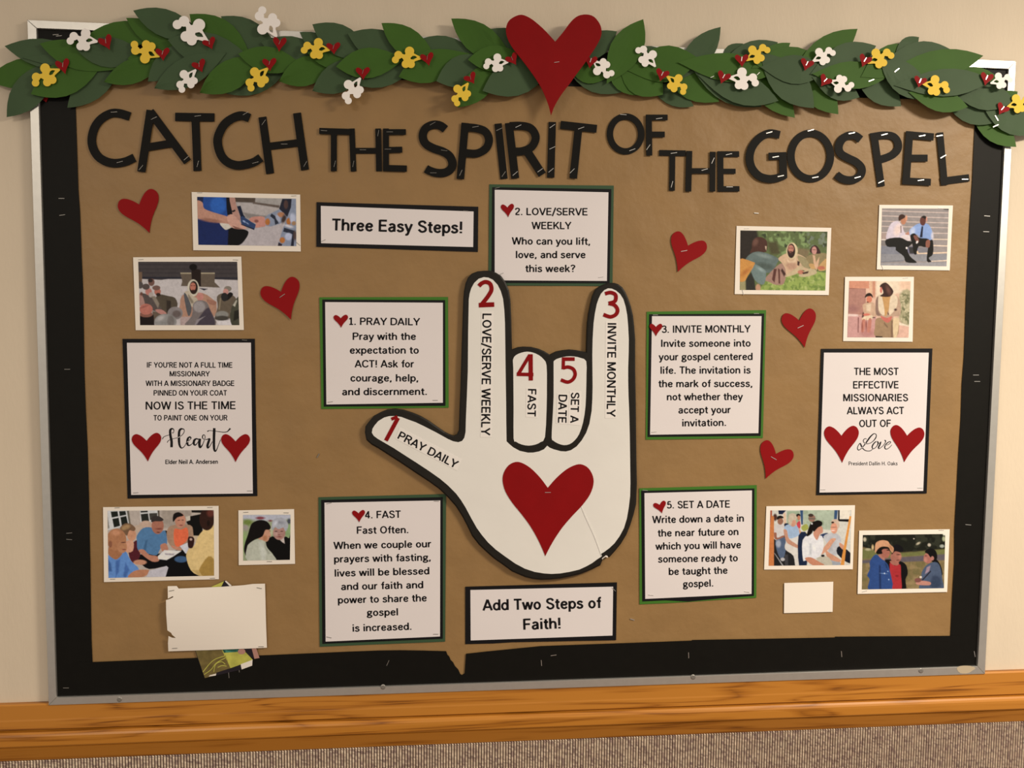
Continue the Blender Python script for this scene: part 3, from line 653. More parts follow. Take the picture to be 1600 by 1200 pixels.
# ================================================================== LOOSE RED HEARTS
for lab, nt, tp, wd, sk, st_ in (('red paper heart at the upper left, near the black border', (217.5, 319.5), (233.5, 364), 66, .0, None),
                         ('red paper heart between the crowd photo and the Three Easy Steps sign', (439, 456), (454.5, 499.5), 63, .0, (441, 462, -35)),
                         ('red paper heart right of the LOVE/SERVE card, leaning right', (1075, 384), (1059, 425), 58, .0, (1069, 392, -10)),
                         ('red paper heart left of the seated robed man and child photo', (1249, 501), (1257.5, 543), 54, .0, (1251, 510.5, -25)),
                         ('red paper heart leaning right, at lower left of the Love quote card', (1212.5, 709.5), (1196.5, 748), 54, .0, (1209, 716, 30))):
    r = tag(sheet('paper_heart', [heart_loop(nt, tp, wd, sk)], K + .001, .0008, M['red_small']), lab, 'heart', 'loose red hearts')
    if st_: staple(st_[0], st_[1], K + .0018, st_[2], r, 10, .9)

# ================================================================== THE PAPER HAND
outer = pairs([756, 423, 746, 424, 737, 427.5, 731, 434, 727.5, 442.5, 725, 455, 724, 467, 722.5, 510, 721, 555, 719.5, 605, 718, 640, 717, 672.5, 714, 679, 709, 681, 702, 678.5, 695, 675, 682, 666, 670, 657.5, 657, 650, 645, 645, 631, 640.5, 617.5, 639, 605, 640, 595, 644, 584, 650, 577.5, 657.5, 571, 666, 570, 675, 572.5, 687.5, 580, 694.5, 590, 700, 607, 711, 625, 722.5, 648, 738, 670, 752.5, 686, 764, 700, 777.5, 712, 791, 722.5, 807.5, 730, 822, 737.5, 837.5, 748, 851, 760, 862.5, 772, 873, 785, 882, 800, 893, 820, 901.5, 832, 904.5, 845, 906, 860, 905.5, 875, 904, 890, 901, 905, 897.5, 922, 891, 938, 883.5, 941, 876, 942, 873, 947, 869, 950, 869.5, 952, 871, 961, 861, 970, 850, 979, 835, 985, 820, 990, 804, 994, 787.5, 995.2, 755, 994.5, 720, 994, 680, 993.5, 630, 992.5, 580, 992.5, 530, 991, 510, 989, 492.5, 985.5, 478, 981, 465, 977, 456, 972.5, 449, 966, 444, 960, 442, 951, 442, 942.5, 444.5, 936, 448, 930, 452.5, 925.5, 463, 922.5, 475, 919.5, 490, 917.5, 505, 916.5, 527, 916, 550, 908, 548.5, 900, 547, 890, 546, 880, 547, 869, 549, 859, 554, 851, 549, 842, 545, 830, 542, 817.5, 541.5, 809, 542.5, 800, 546, 799, 500, 797.5, 467, 795, 453, 790, 441, 783, 431, 775, 426, 766, 423])
hand = empty('paper_hand', P(843, 906, K), 'big white paper hand with three raised fingers and thick black outline', 'paper hand')
H0 = K + .0032; H1 = .0065
foam = sheet('black_outline', [outer], H0, H1, M['foam'], hand, bevel=(2.2, .0018))
sheet('standoff_block', [quad(760, 720, 940, 720, 940, 830, 780, 830)], K + .0006, H0 - K - .0006, M['foam'], hand)
face = pairs([756, 433, 748, 435.5, 741, 442, 736.5, 450, 734, 458, 732.5, 467.5, 731.5, 520, 731, 580, 729.5, 620, 728, 655, 727.5, 675, 725.5, 684, 722, 689, 716, 691, 708, 689.5, 700, 686, 682, 676, 662.5, 666, 650, 660, 637.5, 655.5, 627, 651.5, 617.5, 650, 608, 650.3, 600, 652.5, 591, 658, 585, 665, 582, 670, 581, 676, 584, 681, 590, 685.5, 602, 692.5, 615, 700, 632, 711, 650, 722.5, 669, 735, 687.5, 748, 700, 758.5, 712.5, 771, 720, 781, 727.5, 793, 736, 809, 745, 825, 753, 836, 762.5, 847.5, 775, 859, 790, 870, 805, 880.5, 820, 888.5, 835, 893.5, 850, 896, 862, 896.7, 875, 896, 890, 893.5, 905, 890, 916, 885, 925, 880, 933, 874, 940, 869.5, 938, 866, 944, 862.5, 952, 856.5, 960, 849, 968, 838, 975, 825, 979.5, 810, 982.5, 792.5, 984.5, 775, 985, 755, 984.5, 715, 984, 680, 983, 640, 982, 617.5, 981.5, 595, 981.5, 575, 982.3, 550, 982.5, 530, 981.5, 510, 980, 492.5, 977.5, 479, 974, 467.5, 969, 459.5, 962.5, 454, 956, 451, 950, 450.5, 944, 453.5, 939, 459, 935.5, 466.5, 932.5, 475, 929.5, 490, 927.5, 505, 926, 530, 925.5, 555, 926, 605, 925.5, 625, 924.5, 642, 921, 662, 916, 676, 909, 688, 901, 697.5, 892, 703.5, 884, 705.5, 876, 705, 865, 702, 859, 699.5, 855, 696.5, 850, 702, 842, 705.5, 833, 707.2, 825, 707.3, 812, 704.5, 802, 699, 796, 694, 791.5, 689.5, 791, 660, 790.8, 630, 790, 580, 789.5, 540, 789, 505, 788, 485, 786, 467, 782.5, 455, 777.5, 445, 770, 437, 763, 433.8])
hf = H0 + H1
fp = sheet('palm_paper', [face], hf + .0001, .0005, M['glove'], hand)
f4 = sheet('folded_finger', [smooth_path(pairs([802, 575, 801.5, 562, 806, 555, 815, 551, 824, 549.5, 833, 551, 842, 555, 850, 562, 854, 571, 854.5, 600, 854, 640, 851.5, 683, 845, 690.5, 837, 694.5, 826, 696.3, 815, 694.5, 806, 690, 802.5, 685, 802.5, 640]), 2, True)], hf + .0001, .0005, M['glove'], hand)
f5 = sheet('folded_finger', [smooth_path(pairs([865, 572, 866, 563.5, 874, 559.5, 885, 557, 897, 557, 908, 559.5, 916, 564.5, 916.3, 585, 916, 605, 914.8, 635, 911, 660, 905, 678, 898, 688, 890, 694, 881, 695.5, 872, 693, 864.5, 688.5, 862, 684, 863, 660, 865, 620]), 2, True)], hf + .0001, .0005, M['glove'], hand)
hp = hf + .0008
sheet('heart', [heart_loop((856, 762.3), (852, 869), 142)], hp, .0006, M['red'], hand)
staple(856, 769.5, hp + .0006, 0, hand, 9, .7)
def numeral(polys, holes=()):
    sheet('numeral', union(polys, holes, 1, .3, .08), hp, .0006, M['red'], hand)
numeral([stroke(px([888, 292, 812, 434], 400, 580), 6.2, False), stroke(px([846, 300, 884, 284], 400, 580), 5, False)])
numeral([stroke(px([1393, 668, 1412, 650, 1438, 642, 1464, 655, 1472, 690, 1455, 725, 1425, 765, 1402, 793], 400, 280), 6.4), stroke(px([1393, 787, 1489, 783], 400, 280), 7.2, False)])
numeral([stroke(px([582, 716, 615, 708, 645, 720, 650, 745, 640, 765, 604, 776], 800, 280), 5.8), stroke(px([604, 776, 640, 786, 660, 815, 650, 845, 615, 860, 572, 846], 800, 280), 5.8)])
numeral([stroke([(829.2, 553.5), (829.5, 594.5)], 6.6, False), stroke([(828, 554.5), (810.5, 583.5)], 5.2, False), stroke([(807.5, 584.8), (833.5, 585.2)], 5.4, False)])
numeral([stroke([(878.3, 561), (898, 561)], 5.6, False), stroke([(880.6, 559), (880, 577)], 5, False), stroke([(880, 575), (888, 573.5), (896, 577), (898.8, 585), (895, 593), (887, 597), (876.5, 593.5)], 5.4)])
def finger_label(q, lines, name='word_strip'):
    s = sheet(name, [q], hp - .0001, .0003, M['label'], hand)
    lettering(lines, hp + .0004, M['ink'], s)
finger_label(quad(752, 487, 771, 487, 768, 683, 750.5, 683), [('LOVE/SERVE WEEKLY', 754, 489.8, 751.7, 680.5, 14)])
finger_label(quad(946.3, 502, 965, 502, 963, 653.5, 945.3, 653.5), [('INVITE MONTHLY', 949.5, 504.7, 948, 651.5, 13.5)])
finger_label(quad(822.3, 606, 841.5, 606.5, 840, 653, 821.3, 651.5), [('FAST', 825, 607.5, 824, 650.5, 13)])
finger_label(quad(890, 611.3, 908.5, 612, 907, 665, 888, 663), [('SET A', 892.5, 613, 891, 661, 12.7)])
finger_label(quad(870.5, 615, 889, 616, 887.5, 663, 868.8, 661.5), [('DATE', 873, 616.5, 871.8, 660.5, 13.2)])
finger_label(quad(624, 668, 722, 718, 714, 735.5, 617.5, 685.5), [('PRAY DAILY', 620.5, 684.7, 712, 732.5, 12.5)])
sheet('crease', [stroke(pairs([905, 783, 914, 805, 922, 822, 929, 838, 935, 854, 940, 869]), [.8, 1.8, 2.2, 1.8, 1.6, .8])], hf + .0006, .0007, M['glove'], hand)
sheet('torn_edge', [pairs([939, 869, 943, 868, 946.5, 867, 949.5, 869, 950, 871.5, 946, 870, 943, 872, 941, 874])], hf - .0015, .0008, M['white_tape'], hand)

# ================================================================== PRINTED PHOTOS
def photo(label, outer, inner, crop, border, shapes, noise=(), staples=(), seed=1):
    """crop: origin u,v and scale of the drawing; border: colour the white border shows, used to undo the lighting"""
    cu = sum(p[0] for p in outer) / 4; cv = max(p[1] for p in outer)
    root = empty('photo_print', P(cu, cv, K), label, 'photo', 'printed photos with white borders')
    h = K + .0006
    pp = sheet('border_paper', [outer], h, .0006, M['photo_paper'], root)
    ox, oy, k = crop
    wpx = math.hypot(inner[1][0] - inner[0][0], inner[1][1] - inner[0][1]); hpx = math.hypot(inner[3][0] - inner[0][0], inner[3][1] - inner[0][1])
    nx, ny = int(wpx * 1.45), int(hpx * 1.45)
    s, t = np.meshgrid(np.linspace(0, 1, nx + 1), np.linspace(0, 1, ny + 1))
    q = [np.array(p, float) for p in inner]
    U = (1 - s) * (1 - t) * q[0][0] + s * (1 - t) * q[1][0] + s * t * q[2][0] + (1 - s) * t * q[3][0]
    Vv = (1 - s) * (1 - t) * q[0][1] + s * (1 - t) * q[1][1] + s * t * q[2][1] + (1 - s) * t * q[3][1]
    X = (U - ox) * k; Y = (Vv - oy) * k
    img = np.zeros(X.shape + (3,)); bl = np.array(hexlin(border)) / np.array(hexlin('#f0e9e0'))
    rg = np.random.default_rng(seed)
    def vnoise(cell):
        gx, gy = int(np.ptp(X) / cell) + 3, int(np.ptp(Y) / cell) + 3
        g = rg.random((gy, gx)); fx = (X - X.min()) / cell; fy = (Y - Y.min()) / cell
        ix, iy = fx.astype(int), fy.astype(int); ax_, ay_ = fx - ix, fy - iy
        ax_ = ax_ * ax_ * (3 - 2 * ax_); ay_ = ay_ * ay_ * (3 - 2 * ay_)
        return (g[iy, ix] * (1 - ax_) * (1 - ay_) + g[iy, ix + 1] * ax_ * (1 - ay_) + g[iy + 1, ix] * (1 - ax_) * ay_ + g[iy + 1, ix + 1] * ax_ * ay_)
    soft0 = k * .42
    for sh in shapes:
        col = np.array(hexlin(sh[1])) / bl
        if sh[0] == 'bg':
            img[:] = col; continue
        if sh[0] == 'n':        # speckle: colour, polygon, cell size, threshold
            pts = pairs(sh[2]); n = vnoise(sh[3]) * .6 + vnoise(sh[3] * .45) * .4
            mk = 1 / (1 + np.exp(np.clip(poly_sd(pts, X, Y) / (k * .9), -30, 30)))
            a = np.clip((n - sh[4]) * 6, 0, 1) * mk * .85
            img = img * (1 - a[..., None]) + col * a[..., None]; continue
        if sh[0] == 'e':
            f = sh[2]; r = math.radians(f[4]) if len(f) > 4 else 0
            dx, dy = X - f[0], Y - f[1]; c, s_ = math.cos(r), math.sin(r)
            a_, b_ = dx * c + dy * s_, -dx * s_ + dy * c
            d = (np.sqrt((a_ / f[2]) ** 2 + (b_ / f[3]) ** 2) - 1) * min(f[2], f[3])
        else:
            pts = pairs(sh[2])
            if sh[0] == 's': pts = smooth_path(pts, 3, True)
            d = poly_sd(pts, X, Y)
        sf = soft0 * (sh[3] if len(sh) > 3 else 1)
        a = np.clip(.5 - d / (2 * sf), 0, 1)[..., None]
        img = img * (1 - a) + col * a
    img *= (1 + (rg.random(X.shape)[..., None] - .5) * .10 + (vnoise(k * 6)[..., None] - .5) * .10 + (vnoise(k * 2.5)[..., None] - .5) * .14)
    img = (img * .88 + img.mean(2, keepdims=True) * .12)
    img = np.clip(img, 0, 1) ** 1.12
    img = np.clip(img, .003, .9)
    hh = h + .0009
    V = [P(U[j, i], Vv[j, i], hh) for j in range(ny + 1) for i in range(nx + 1)]
    W = nx + 1
    Fc = [(j * W + i, (j + 1) * W + i, (j + 1) * W + i + 1, j * W + i + 1) for j in range(ny) for i in range(nx)]
    o = mesh_obj('picture', V, Fc, M['print'], pp)
    a = o.data.color_attributes.new('print', 'FLOAT_COLOR', 'POINT')
    a.data.foreach_set('color', np.concatenate([img, np.ones(X.shape + (1,))], 2).astype(np.float32).ravel())
    for u, v, an in staples: staple(u, v, h + .0006, an, pp, 8, .6)
    return root

photo('photo of hands in a blue shirt passing a blue book to a plaid sleeved hand', quad(299.5, 300, 469, 304, 470, 393, 302, 391), quad(308, 307.5, 462.5, 310.5, 463, 384.5, 310, 382.5), (296, 296, 8.889), '#e2cdb0', [
    ('bg', '#a89c90'), ('p', '#b3a598', [640, 170, 1250, 260, 1200, 380, 740, 330]), ('p', '#5a4a3c', [540, 105, 920, 115, 910, 185, 640, 175], 2), ('p', '#a59a8c', [920, 115, 1310, 130, 1260, 215, 920, 180], 1.5),
    ('p', '#6b5a4c', [880, 172, 1250, 222, 1250, 258, 880, 198], 2), ('p', '#8c8074', [740, 320, 1200, 390, 1100, 420, 800, 400], 3), ('p', '#b8a9a0', [740, 560, 1000, 530, 1330, 420, 1290, 790, 660, 780, 820, 600]),
    ('s', '#0a0a10', [500, 540, 700, 545, 800, 570, 820, 610, 780, 690, 690, 775, 500, 790, 400, 700]), ('s', '#0f4a8a', [190, 95, 545, 95, 520, 390, 430, 470, 90, 400, 190, 300]), ('p', '#152a5a', [100, 410, 440, 450, 540, 560, 530, 790, 100, 790], 2), ('e', '#1560a8', [400, 220, 110, 120], 5),
    ('p', '#10121c', [510, 100, 560, 100, 600, 280, 620, 360, 530, 385, 515, 250]), ('p', '#1c2c4c', [100, 95, 195, 100, 188, 185, 100, 172]), ('s', '#cfc0a8', [420, 465, 560, 480, 600, 510, 540, 550, 490, 555]),
    ('s', '#b98872', [555, 105, 625, 105, 650, 210, 690, 330, 712, 420, 670, 435, 610, 380, 590, 290]), ('p', '#151515', [585, 298, 632, 280, 642, 300, 603, 318]),
    ('s', '#c08a6e', [95, 165, 180, 180, 205, 265, 340, 320, 560, 390, 640, 480, 520, 475, 400, 460, 200, 420, 95, 380]), ('e', '#a06c54', [300, 430, 140, 25, 8], 3), ('s', '#cf9a80', [520, 380, 600, 345, 660, 400, 730, 480, 790, 530, 770, 548, 640, 545, 560, 500]), ('p', '#8a5a48', [590, 500, 680, 530, 740, 545, 640, 548]),
    ('p', '#1a2438', [660, 235, 710, 225, 750, 350, 780, 390, 710, 385]), ('p', '#2f4668', [705, 385, 740, 372, 925, 490, 900, 562, 720, 480]), ('p', '#161c30', [720, 480, 900, 545, 900, 564, 715, 490]), ('e', '#8fa0b8', [760, 445, 24, 12, 35]), ('e', '#8090a8', [805, 470, 24, 8, 35]),
    ('s', '#c98872', [830, 410, 900, 378, 1040, 385, 1060, 500, 1000, 520, 920, 530, 920, 470, 860, 450]), ('e', '#8f5648', [930, 440, 30, 22], 2),
    ('p', '#8b8f98', [1045, 395, 1090, 350, 1260, 270, 1310, 120, 1500, 120, 1500, 800, 1225, 800, 1290, 560, 1350, 420, 1250, 480, 1130, 515, 1060, 508]), ('p', '#2a2a34', [1290, 130, 1420, 130, 1410, 250, 1360, 380, 1245, 268]), ('e', '#5a4038', [1340, 210, 30, 60], 2),
    ('e', '#b8702c', [1085, 450, 34, 48], 1.5), ('p', '#30343f', [1140, 335, 1195, 370, 1240, 470, 1190, 492, 1180, 420, 1120, 370]), ('e', '#b07850', [1270, 350, 50, 36], 2), ('e', '#a8a8b0', [1230, 400, 25, 50, -30], 2), ('e', '#4c3830', [1310, 410, 30, 60, 20], 3), ('e', '#b8702c', [1378, 445, 32, 48], 2), ('e', '#b5b5bd', [1435, 400, 40, 70], 3), ('e', '#a88058', [1450, 470, 30, 30], 2),
    ('p', '#30343f', [1315, 530, 1465, 575, 1440, 625, 1300, 585]), ('e', '#b8702c', [1290, 705, 38, 42], 2), ('e', '#b5b5c0', [1375, 655, 48, 50], 3), ('p', '#2a2c38', [1455, 570, 1450, 800, 1405, 800, 1430, 610]), ('e', '#c8beb8', [1380, 510, 60, 18, 15], 2), ('e', '#5c4840', [1465, 640, 22, 70], 2), ('p', '#3c3038', [1235, 735, 1290, 760, 1280, 800, 1225, 800])], staples=((312, 301, 0), (459, 306, -3), (466, 381, 40)))

photo('photo of a robed teacher in a pale hood seated among listeners in turbans', quad(208, 402, 377, 401, 381, 515.5, 212, 516), quad(216, 409, 370.5, 409, 374, 508, 219, 508), (204, 396, 8.889), '#dccbb0', [
    ('bg', '#beb3a8'), ('p', '#4a423f', [90, 100, 1500, 100, 1500, 372, 1180, 360, 700, 355, 520, 355, 430, 368, 90, 352]), ('p', '#3a3435', [90, 150, 1500, 155, 1500, 165, 90, 160], 2), ('p', '#3c3636', [90, 210, 1500, 215, 1500, 225, 90, 222], 2), ('p', '#3c3636', [90, 265, 1500, 275, 1500, 285, 90, 275], 2), ('p', '#2c2c34', [90, 325, 1500, 335, 1500, 355, 90, 350], 2),
    ('p', '#6b5c4a', [692, 270, 1170, 270, 1168, 400, 1245, 475, 700, 452, 718, 390]), ('p', '#a89878', [692, 266, 840, 266, 840, 284, 692, 284]), ('p', '#a89878', [978, 266, 1170, 266, 1170, 284, 978, 284]), ('p', '#2a1d18', [845, 200, 975, 230, 978, 460, 850, 400]), ('e', '#14100f', [870, 190, 55, 45], 1.5), ('p', '#2c2c38', [950, 480, 1075, 492, 1020, 515], 1.5),
    ('p', '#7a6048', [108, 258, 160, 258, 160, 400, 108, 410]), ('e', '#5a5048', [135, 440, 40, 50], 1.5), ('e', '#7a5648', [290, 400, 44, 52]), ('e', '#3a2c28', [275, 375, 35, 28], 1.5), ('s', '#5a4e3c', [400, 570, 520, 590, 620, 620, 650, 740, 520, 840, 400, 760, 340, 640]), ('p', '#3c3228', [500, 650, 560, 660, 560, 780, 500, 820], 2), ('e', '#b06a54', [375, 530, 45, 50]), ('e', '#7a5a4c', [358, 478, 56, 34]), ('e', '#3a2a22', [385, 572, 32, 24], 1.5),
    ('s', '#5c5048', [130, 560, 300, 590, 380, 690, 430, 770, 480, 830, 330, 800, 130, 720]), ('e', '#b87868', [250, 530, 45, 50]), ('e', '#5a4c44', [215, 462, 52, 42]), ('e', '#b0a090', [285, 575, 34, 36], 1.5), ('p', '#8a7c68', [290, 600, 340, 590, 400, 700, 380, 760], 2), ('s', '#a88070', [110, 580, 160, 580, 200, 700, 180, 720, 110, 720]), ('e', '#704838', [150, 560, 20, 25], 2),
    ('p', '#6c5a48', [300, 800, 520, 830, 480, 960, 320, 960], 2), ('s', '#b88070', [340, 785, 430, 780, 500, 835, 420, 845]), ('p', '#241a18', [120, 850, 320, 850, 335, 1010, 120, 1010], 1.5), ('e', '#8a5a48', [215, 845, 92, 42]), ('e', '#b8705c', [215, 775, 93, 76]), ('e', '#9a5c4c', [190, 740, 60, 12, -20], 2),
    ('s', '#b08468', [700, 620, 760, 560, 1000, 550, 1160, 650, 1195, 700, 1140, 900, 700, 900, 688, 700]), ('s', '#a07058', [1060, 640, 1160, 660, 1195, 690, 1150, 720, 1080, 690]), ('e', '#c8bca0', [870, 480, 80, 118]), ('e', '#2a1a14', [876, 475, 58, 92]), ('e', '#b87058', [866, 462, 40, 58]), ('e', '#3a241c', [872, 532, 36, 28]), ('e', '#8a5040', [870, 505, 14, 5]), ('e', '#3c2018', [848, 448, 12, 5]), ('e', '#3c2018', [884, 448, 12, 5]),
    ('s', '#b8a88c', [745, 545, 810, 520, 860, 590, 940, 640, 860, 745, 790, 640]), ('p', '#8f8068', [800, 560, 830, 600, 880, 680, 850, 700, 800, 620], 1.5), ('s', '#5c5a58', [740, 580, 775, 570, 850, 760, 800, 870]), ('e', '#c08070', [965, 600, 48, 55]), ('p', '#b0988c', [690, 880, 850, 880, 760, 1010, 690, 1010], 2),
    ('s', '#7c7068', [870, 700, 960, 650, 1060, 680, 1110, 800, 1180, 1010, 760, 1010, 850, 870]), ('e', '#9a9088', [955, 740, 80, 78], 3), ('s', '#4c4248', [960, 880, 1060, 760, 1110, 790, 1170, 1010, 900, 1010], 2), ('p', '#8f8480', [1040, 870, 920, 920, 880, 1010, 900, 1010, 960, 930], 1.5),
    ('e', '#8a8078', [620, 830, 105, 90]), ('e', '#6a5c54', [640, 840, 60, 50], 3), ('e', '#8f8a80', [485, 950, 155, 110]), ('e', '#7a7268', [560, 940, 50, 80], 3), ('e', '#b0a89c', [420, 900, 60, 30, -30], 4),
    ('s', '#6b5c48', [1200, 600, 1290, 550, 1420, 580, 1470, 660, 1390, 800, 1380, 900, 1200, 920, 1170, 880, 1210, 740]), ('e', '#857a68', [1350, 492, 52, 40]), ('s', '#1f1a18', [1370, 540, 1425, 570, 1350, 650, 1300, 640]), ('e', '#c08878', [1322, 532, 38, 42]), ('e', '#2c2a28', [1305, 605, 48, 60]), ('e', '#8a8578', [1270, 850, 90, 50], 2), ('e', '#4c463c', [1270, 900, 100, 35], 2), ('p', '#8c7c60', [1240, 620, 1260, 620, 1240, 780, 1220, 780], 1.5),
    ('p', '#cfc5bb', [1200, 940, 1400, 925, 1420, 1010, 1230, 1010], 1.5), ('s', '#4c4a38', [1400, 760, 1460, 640, 1520, 620, 1520, 1010, 1420, 1010, 1380, 900]), ('p', '#b0a890', [1420, 720, 1470, 640, 1480, 660, 1450, 740], 1.5), ('p', '#2c2a20', [1440, 800, 1510, 780, 1510, 900, 1430, 940], 2)], staples=((220, 405.5, -3), (368, 406, 3)))

photo('photo of a seated group of five reading books together indoors', quad(161, 792.5, 341.5, 790.5, 342, 905, 162.5, 909.5), quad(168, 798, 334, 797, 334.5, 899.5, 169.5, 903), (157, 786, 8.421), '#dccab2', [
    ('bg', '#b5a595'), ('p', '#c8c4bc', [90, 100, 362, 100, 392, 290, 130, 350, 90, 360]), ('p', '#8a8478', [90, 150, 120, 330, 90, 340], 1.5), ('p', '#22261f', [135, 112, 225, 108, 235, 175, 148, 192]), ('p', '#262a24', [245, 108, 328, 104, 340, 155, 252, 172]), ('p', '#22261f', [155, 208, 240, 192, 258, 300, 178, 322]), ('p', '#22261f', [262, 187, 340, 170, 362, 272, 280, 300]), ('p', '#6c6454', [345, 100, 375, 100, 400, 290, 380, 300], 2),
    ('p', '#c8c4bc', [518, 95, 765, 92, 765, 260, 530, 282]), ('p', '#2a2c26', [526, 104, 620, 100, 622, 122, 528, 126]), ('p', '#2a2c26', [530, 146, 625, 136, 642, 240, 542, 250]), ('p', '#46423a', [640, 136, 748, 130, 748, 200, 650, 225]), ('p', '#5c5040', [750, 92, 775, 92, 780, 220, 760, 230], 1.5), ('e', '#c0a088', [600, 285, 85, 52], 2), ('e', '#bfa58c', [500, 340, 80, 50], 2),
    ('p', '#a39382', [800, 90, 1200, 90, 1180, 300, 820, 330], 4), ('p', '#12100f', [1170, 175, 1340, 140, 1345, 440, 1225, 430, 1130, 250]), ('p', '#c0b4a0', [1120, 180, 1180, 165, 1180, 225, 1135, 240]), ('p', '#24201c', [1195, 90, 1360, 90, 1340, 130, 1200, 125]), ('p', '#c0a888', [1215, 430, 1330, 430, 1240, 520, 1210, 500], 1.5), ('p', '#1c1c1c', [845, 360, 880, 365, 880, 440, 850, 430]),
    ('s', '#0c0c10', [480, 680, 850, 660, 1120, 600, 1150, 800, 1330, 960, 860, 990, 880, 840, 640, 870, 520, 780]), ('s', '#a88468', [880, 350, 960, 290, 1180, 290, 1218, 380, 1205, 480, 1060, 625, 940, 580, 878, 480]), ('s', '#e0683c', [970, 345, 1060, 350, 1140, 325, 1150, 470, 1040, 572, 975, 540]), ('s', '#c08468', [930, 560, 1010, 575, 1060, 615, 960, 600]), ('e', '#c08468', [1050, 230, 70, 98]), ('s', '#1c1412', [955, 250, 960, 150, 1030, 120, 1095, 165, 1010, 190]), ('e', '#8c4438', [1060, 292, 24, 7]), ('e', '#4a2c24', [1030, 228, 16, 5]), ('e', '#4a2c24', [1082, 225, 14, 5]),
    ('e', '#3c5c7c', [1060, 740, 85, 42], 1.5), ('s', '#5a1e28', [430, 520, 505, 500, 520, 700, 430, 790, 370, 660]), ('s', '#d09878', [330, 510, 430, 500, 425, 630, 330, 640]), ('e', '#c8906c', [410, 420, 60, 78]), ('s', '#7c5c40', [255, 330, 320, 270, 400, 275, 460, 330, 440, 370, 380, 360, 350, 430, 300, 390]), ('e', '#a88458', [330, 320, 60, 30, -20], 3),
    ('s', '#4f7a9c', [478, 430, 560, 330, 680, 325, 760, 400, 850, 360, 875, 540, 790, 600, 740, 685, 620, 665, 495, 620, 480, 500]), ('p', '#3c6484', [590, 500, 620, 480, 600, 620, 560, 620], 3), ('s', '#b87c60', [500, 622, 570, 612, 640, 680, 745, 700, 770, 760, 680, 770, 560, 690]), ('s', '#b87c60', [785, 560, 860, 530, 892, 620, 830, 655]), ('e', '#a86c54', [752, 300, 80, 108]), ('s', '#3c3430', [668, 250, 680, 185, 760, 170, 830, 215, 800, 240, 720, 240]), ('e', '#7c4034', [770, 340, 40, 10], 2), ('e', '#6c3c30', [760, 385, 22, 8]),
    ('p', '#d8d0cc', [755, 700, 840, 620, 1065, 630, 960, 700, 870, 750, 760, 738]), ('p', '#a89c98', [850, 660, 980, 665, 960, 690, 850, 680], 1.5), ('p', '#c8c4c8', [1045, 565, 1150, 520, 1155, 650, 1120, 665]), ('e', '#c08868', [520, 780, 85, 34], 1.5),
    ('s', '#d8b878', [1310, 405, 1500, 300, 1520, 980, 1330, 965, 1190, 885, 1128, 700, 1165, 600, 1235, 560]), ('s', '#a8843c', [1290, 890, 1420, 700, 1510, 780, 1510, 980, 1340, 960], 2), ('p', '#c0a060', [1200, 880, 1290, 880, 1340, 960, 1300, 960], 2), ('e', '#3a2018', [1400, 215, 98, 145]), ('e', '#6b3428', [1450, 130, 50, 50], 5), ('e', '#24140f', [1420, 265, 20, 40], 2), ('s', '#3a1c18', [1150, 460, 1190, 440, 1235, 470, 1215, 585, 1155, 580]), ('e', '#b89888', [1190, 478, 18, 16]),
    ('s', '#5b88bc', [90, 700, 230, 660, 330, 635, 400, 760, 510, 880, 390, 990, 90, 990]), ('p', '#3f68a0', [200, 760, 260, 740, 240, 900, 200, 980], 3), ('p', '#3f68a0', [330, 780, 380, 880, 330, 990, 300, 960], 3), ('p', '#3c6498', [90, 720, 140, 800, 150, 900, 90, 900], 3), ('s', '#a87048', [130, 560, 290, 640, 220, 740, 150, 720, 100, 660]), ('e', '#b07850', [210, 480, 130, 145]), ('e', '#b88058', [285, 580, 65, 78]), ('e', '#c88c64', [200, 390, 60, 35], 4), ('e', '#905c40', [130, 540, 24, 45], 1.5), ('e', '#6c4030', [300, 518, 30, 8]), ('e', '#8a4c3c', [310, 612, 26, 8]),
    ('s', '#b87c58', [360, 980, 440, 895, 560, 875, 650, 890, 570, 970]), ('p', '#bcb4b4', [600, 990, 640, 890, 870, 828, 892, 850, 850, 990])], staples=((183, 793.5, -3), (328, 793, 0), (176, 905, 0), (332, 903.5, -2)))

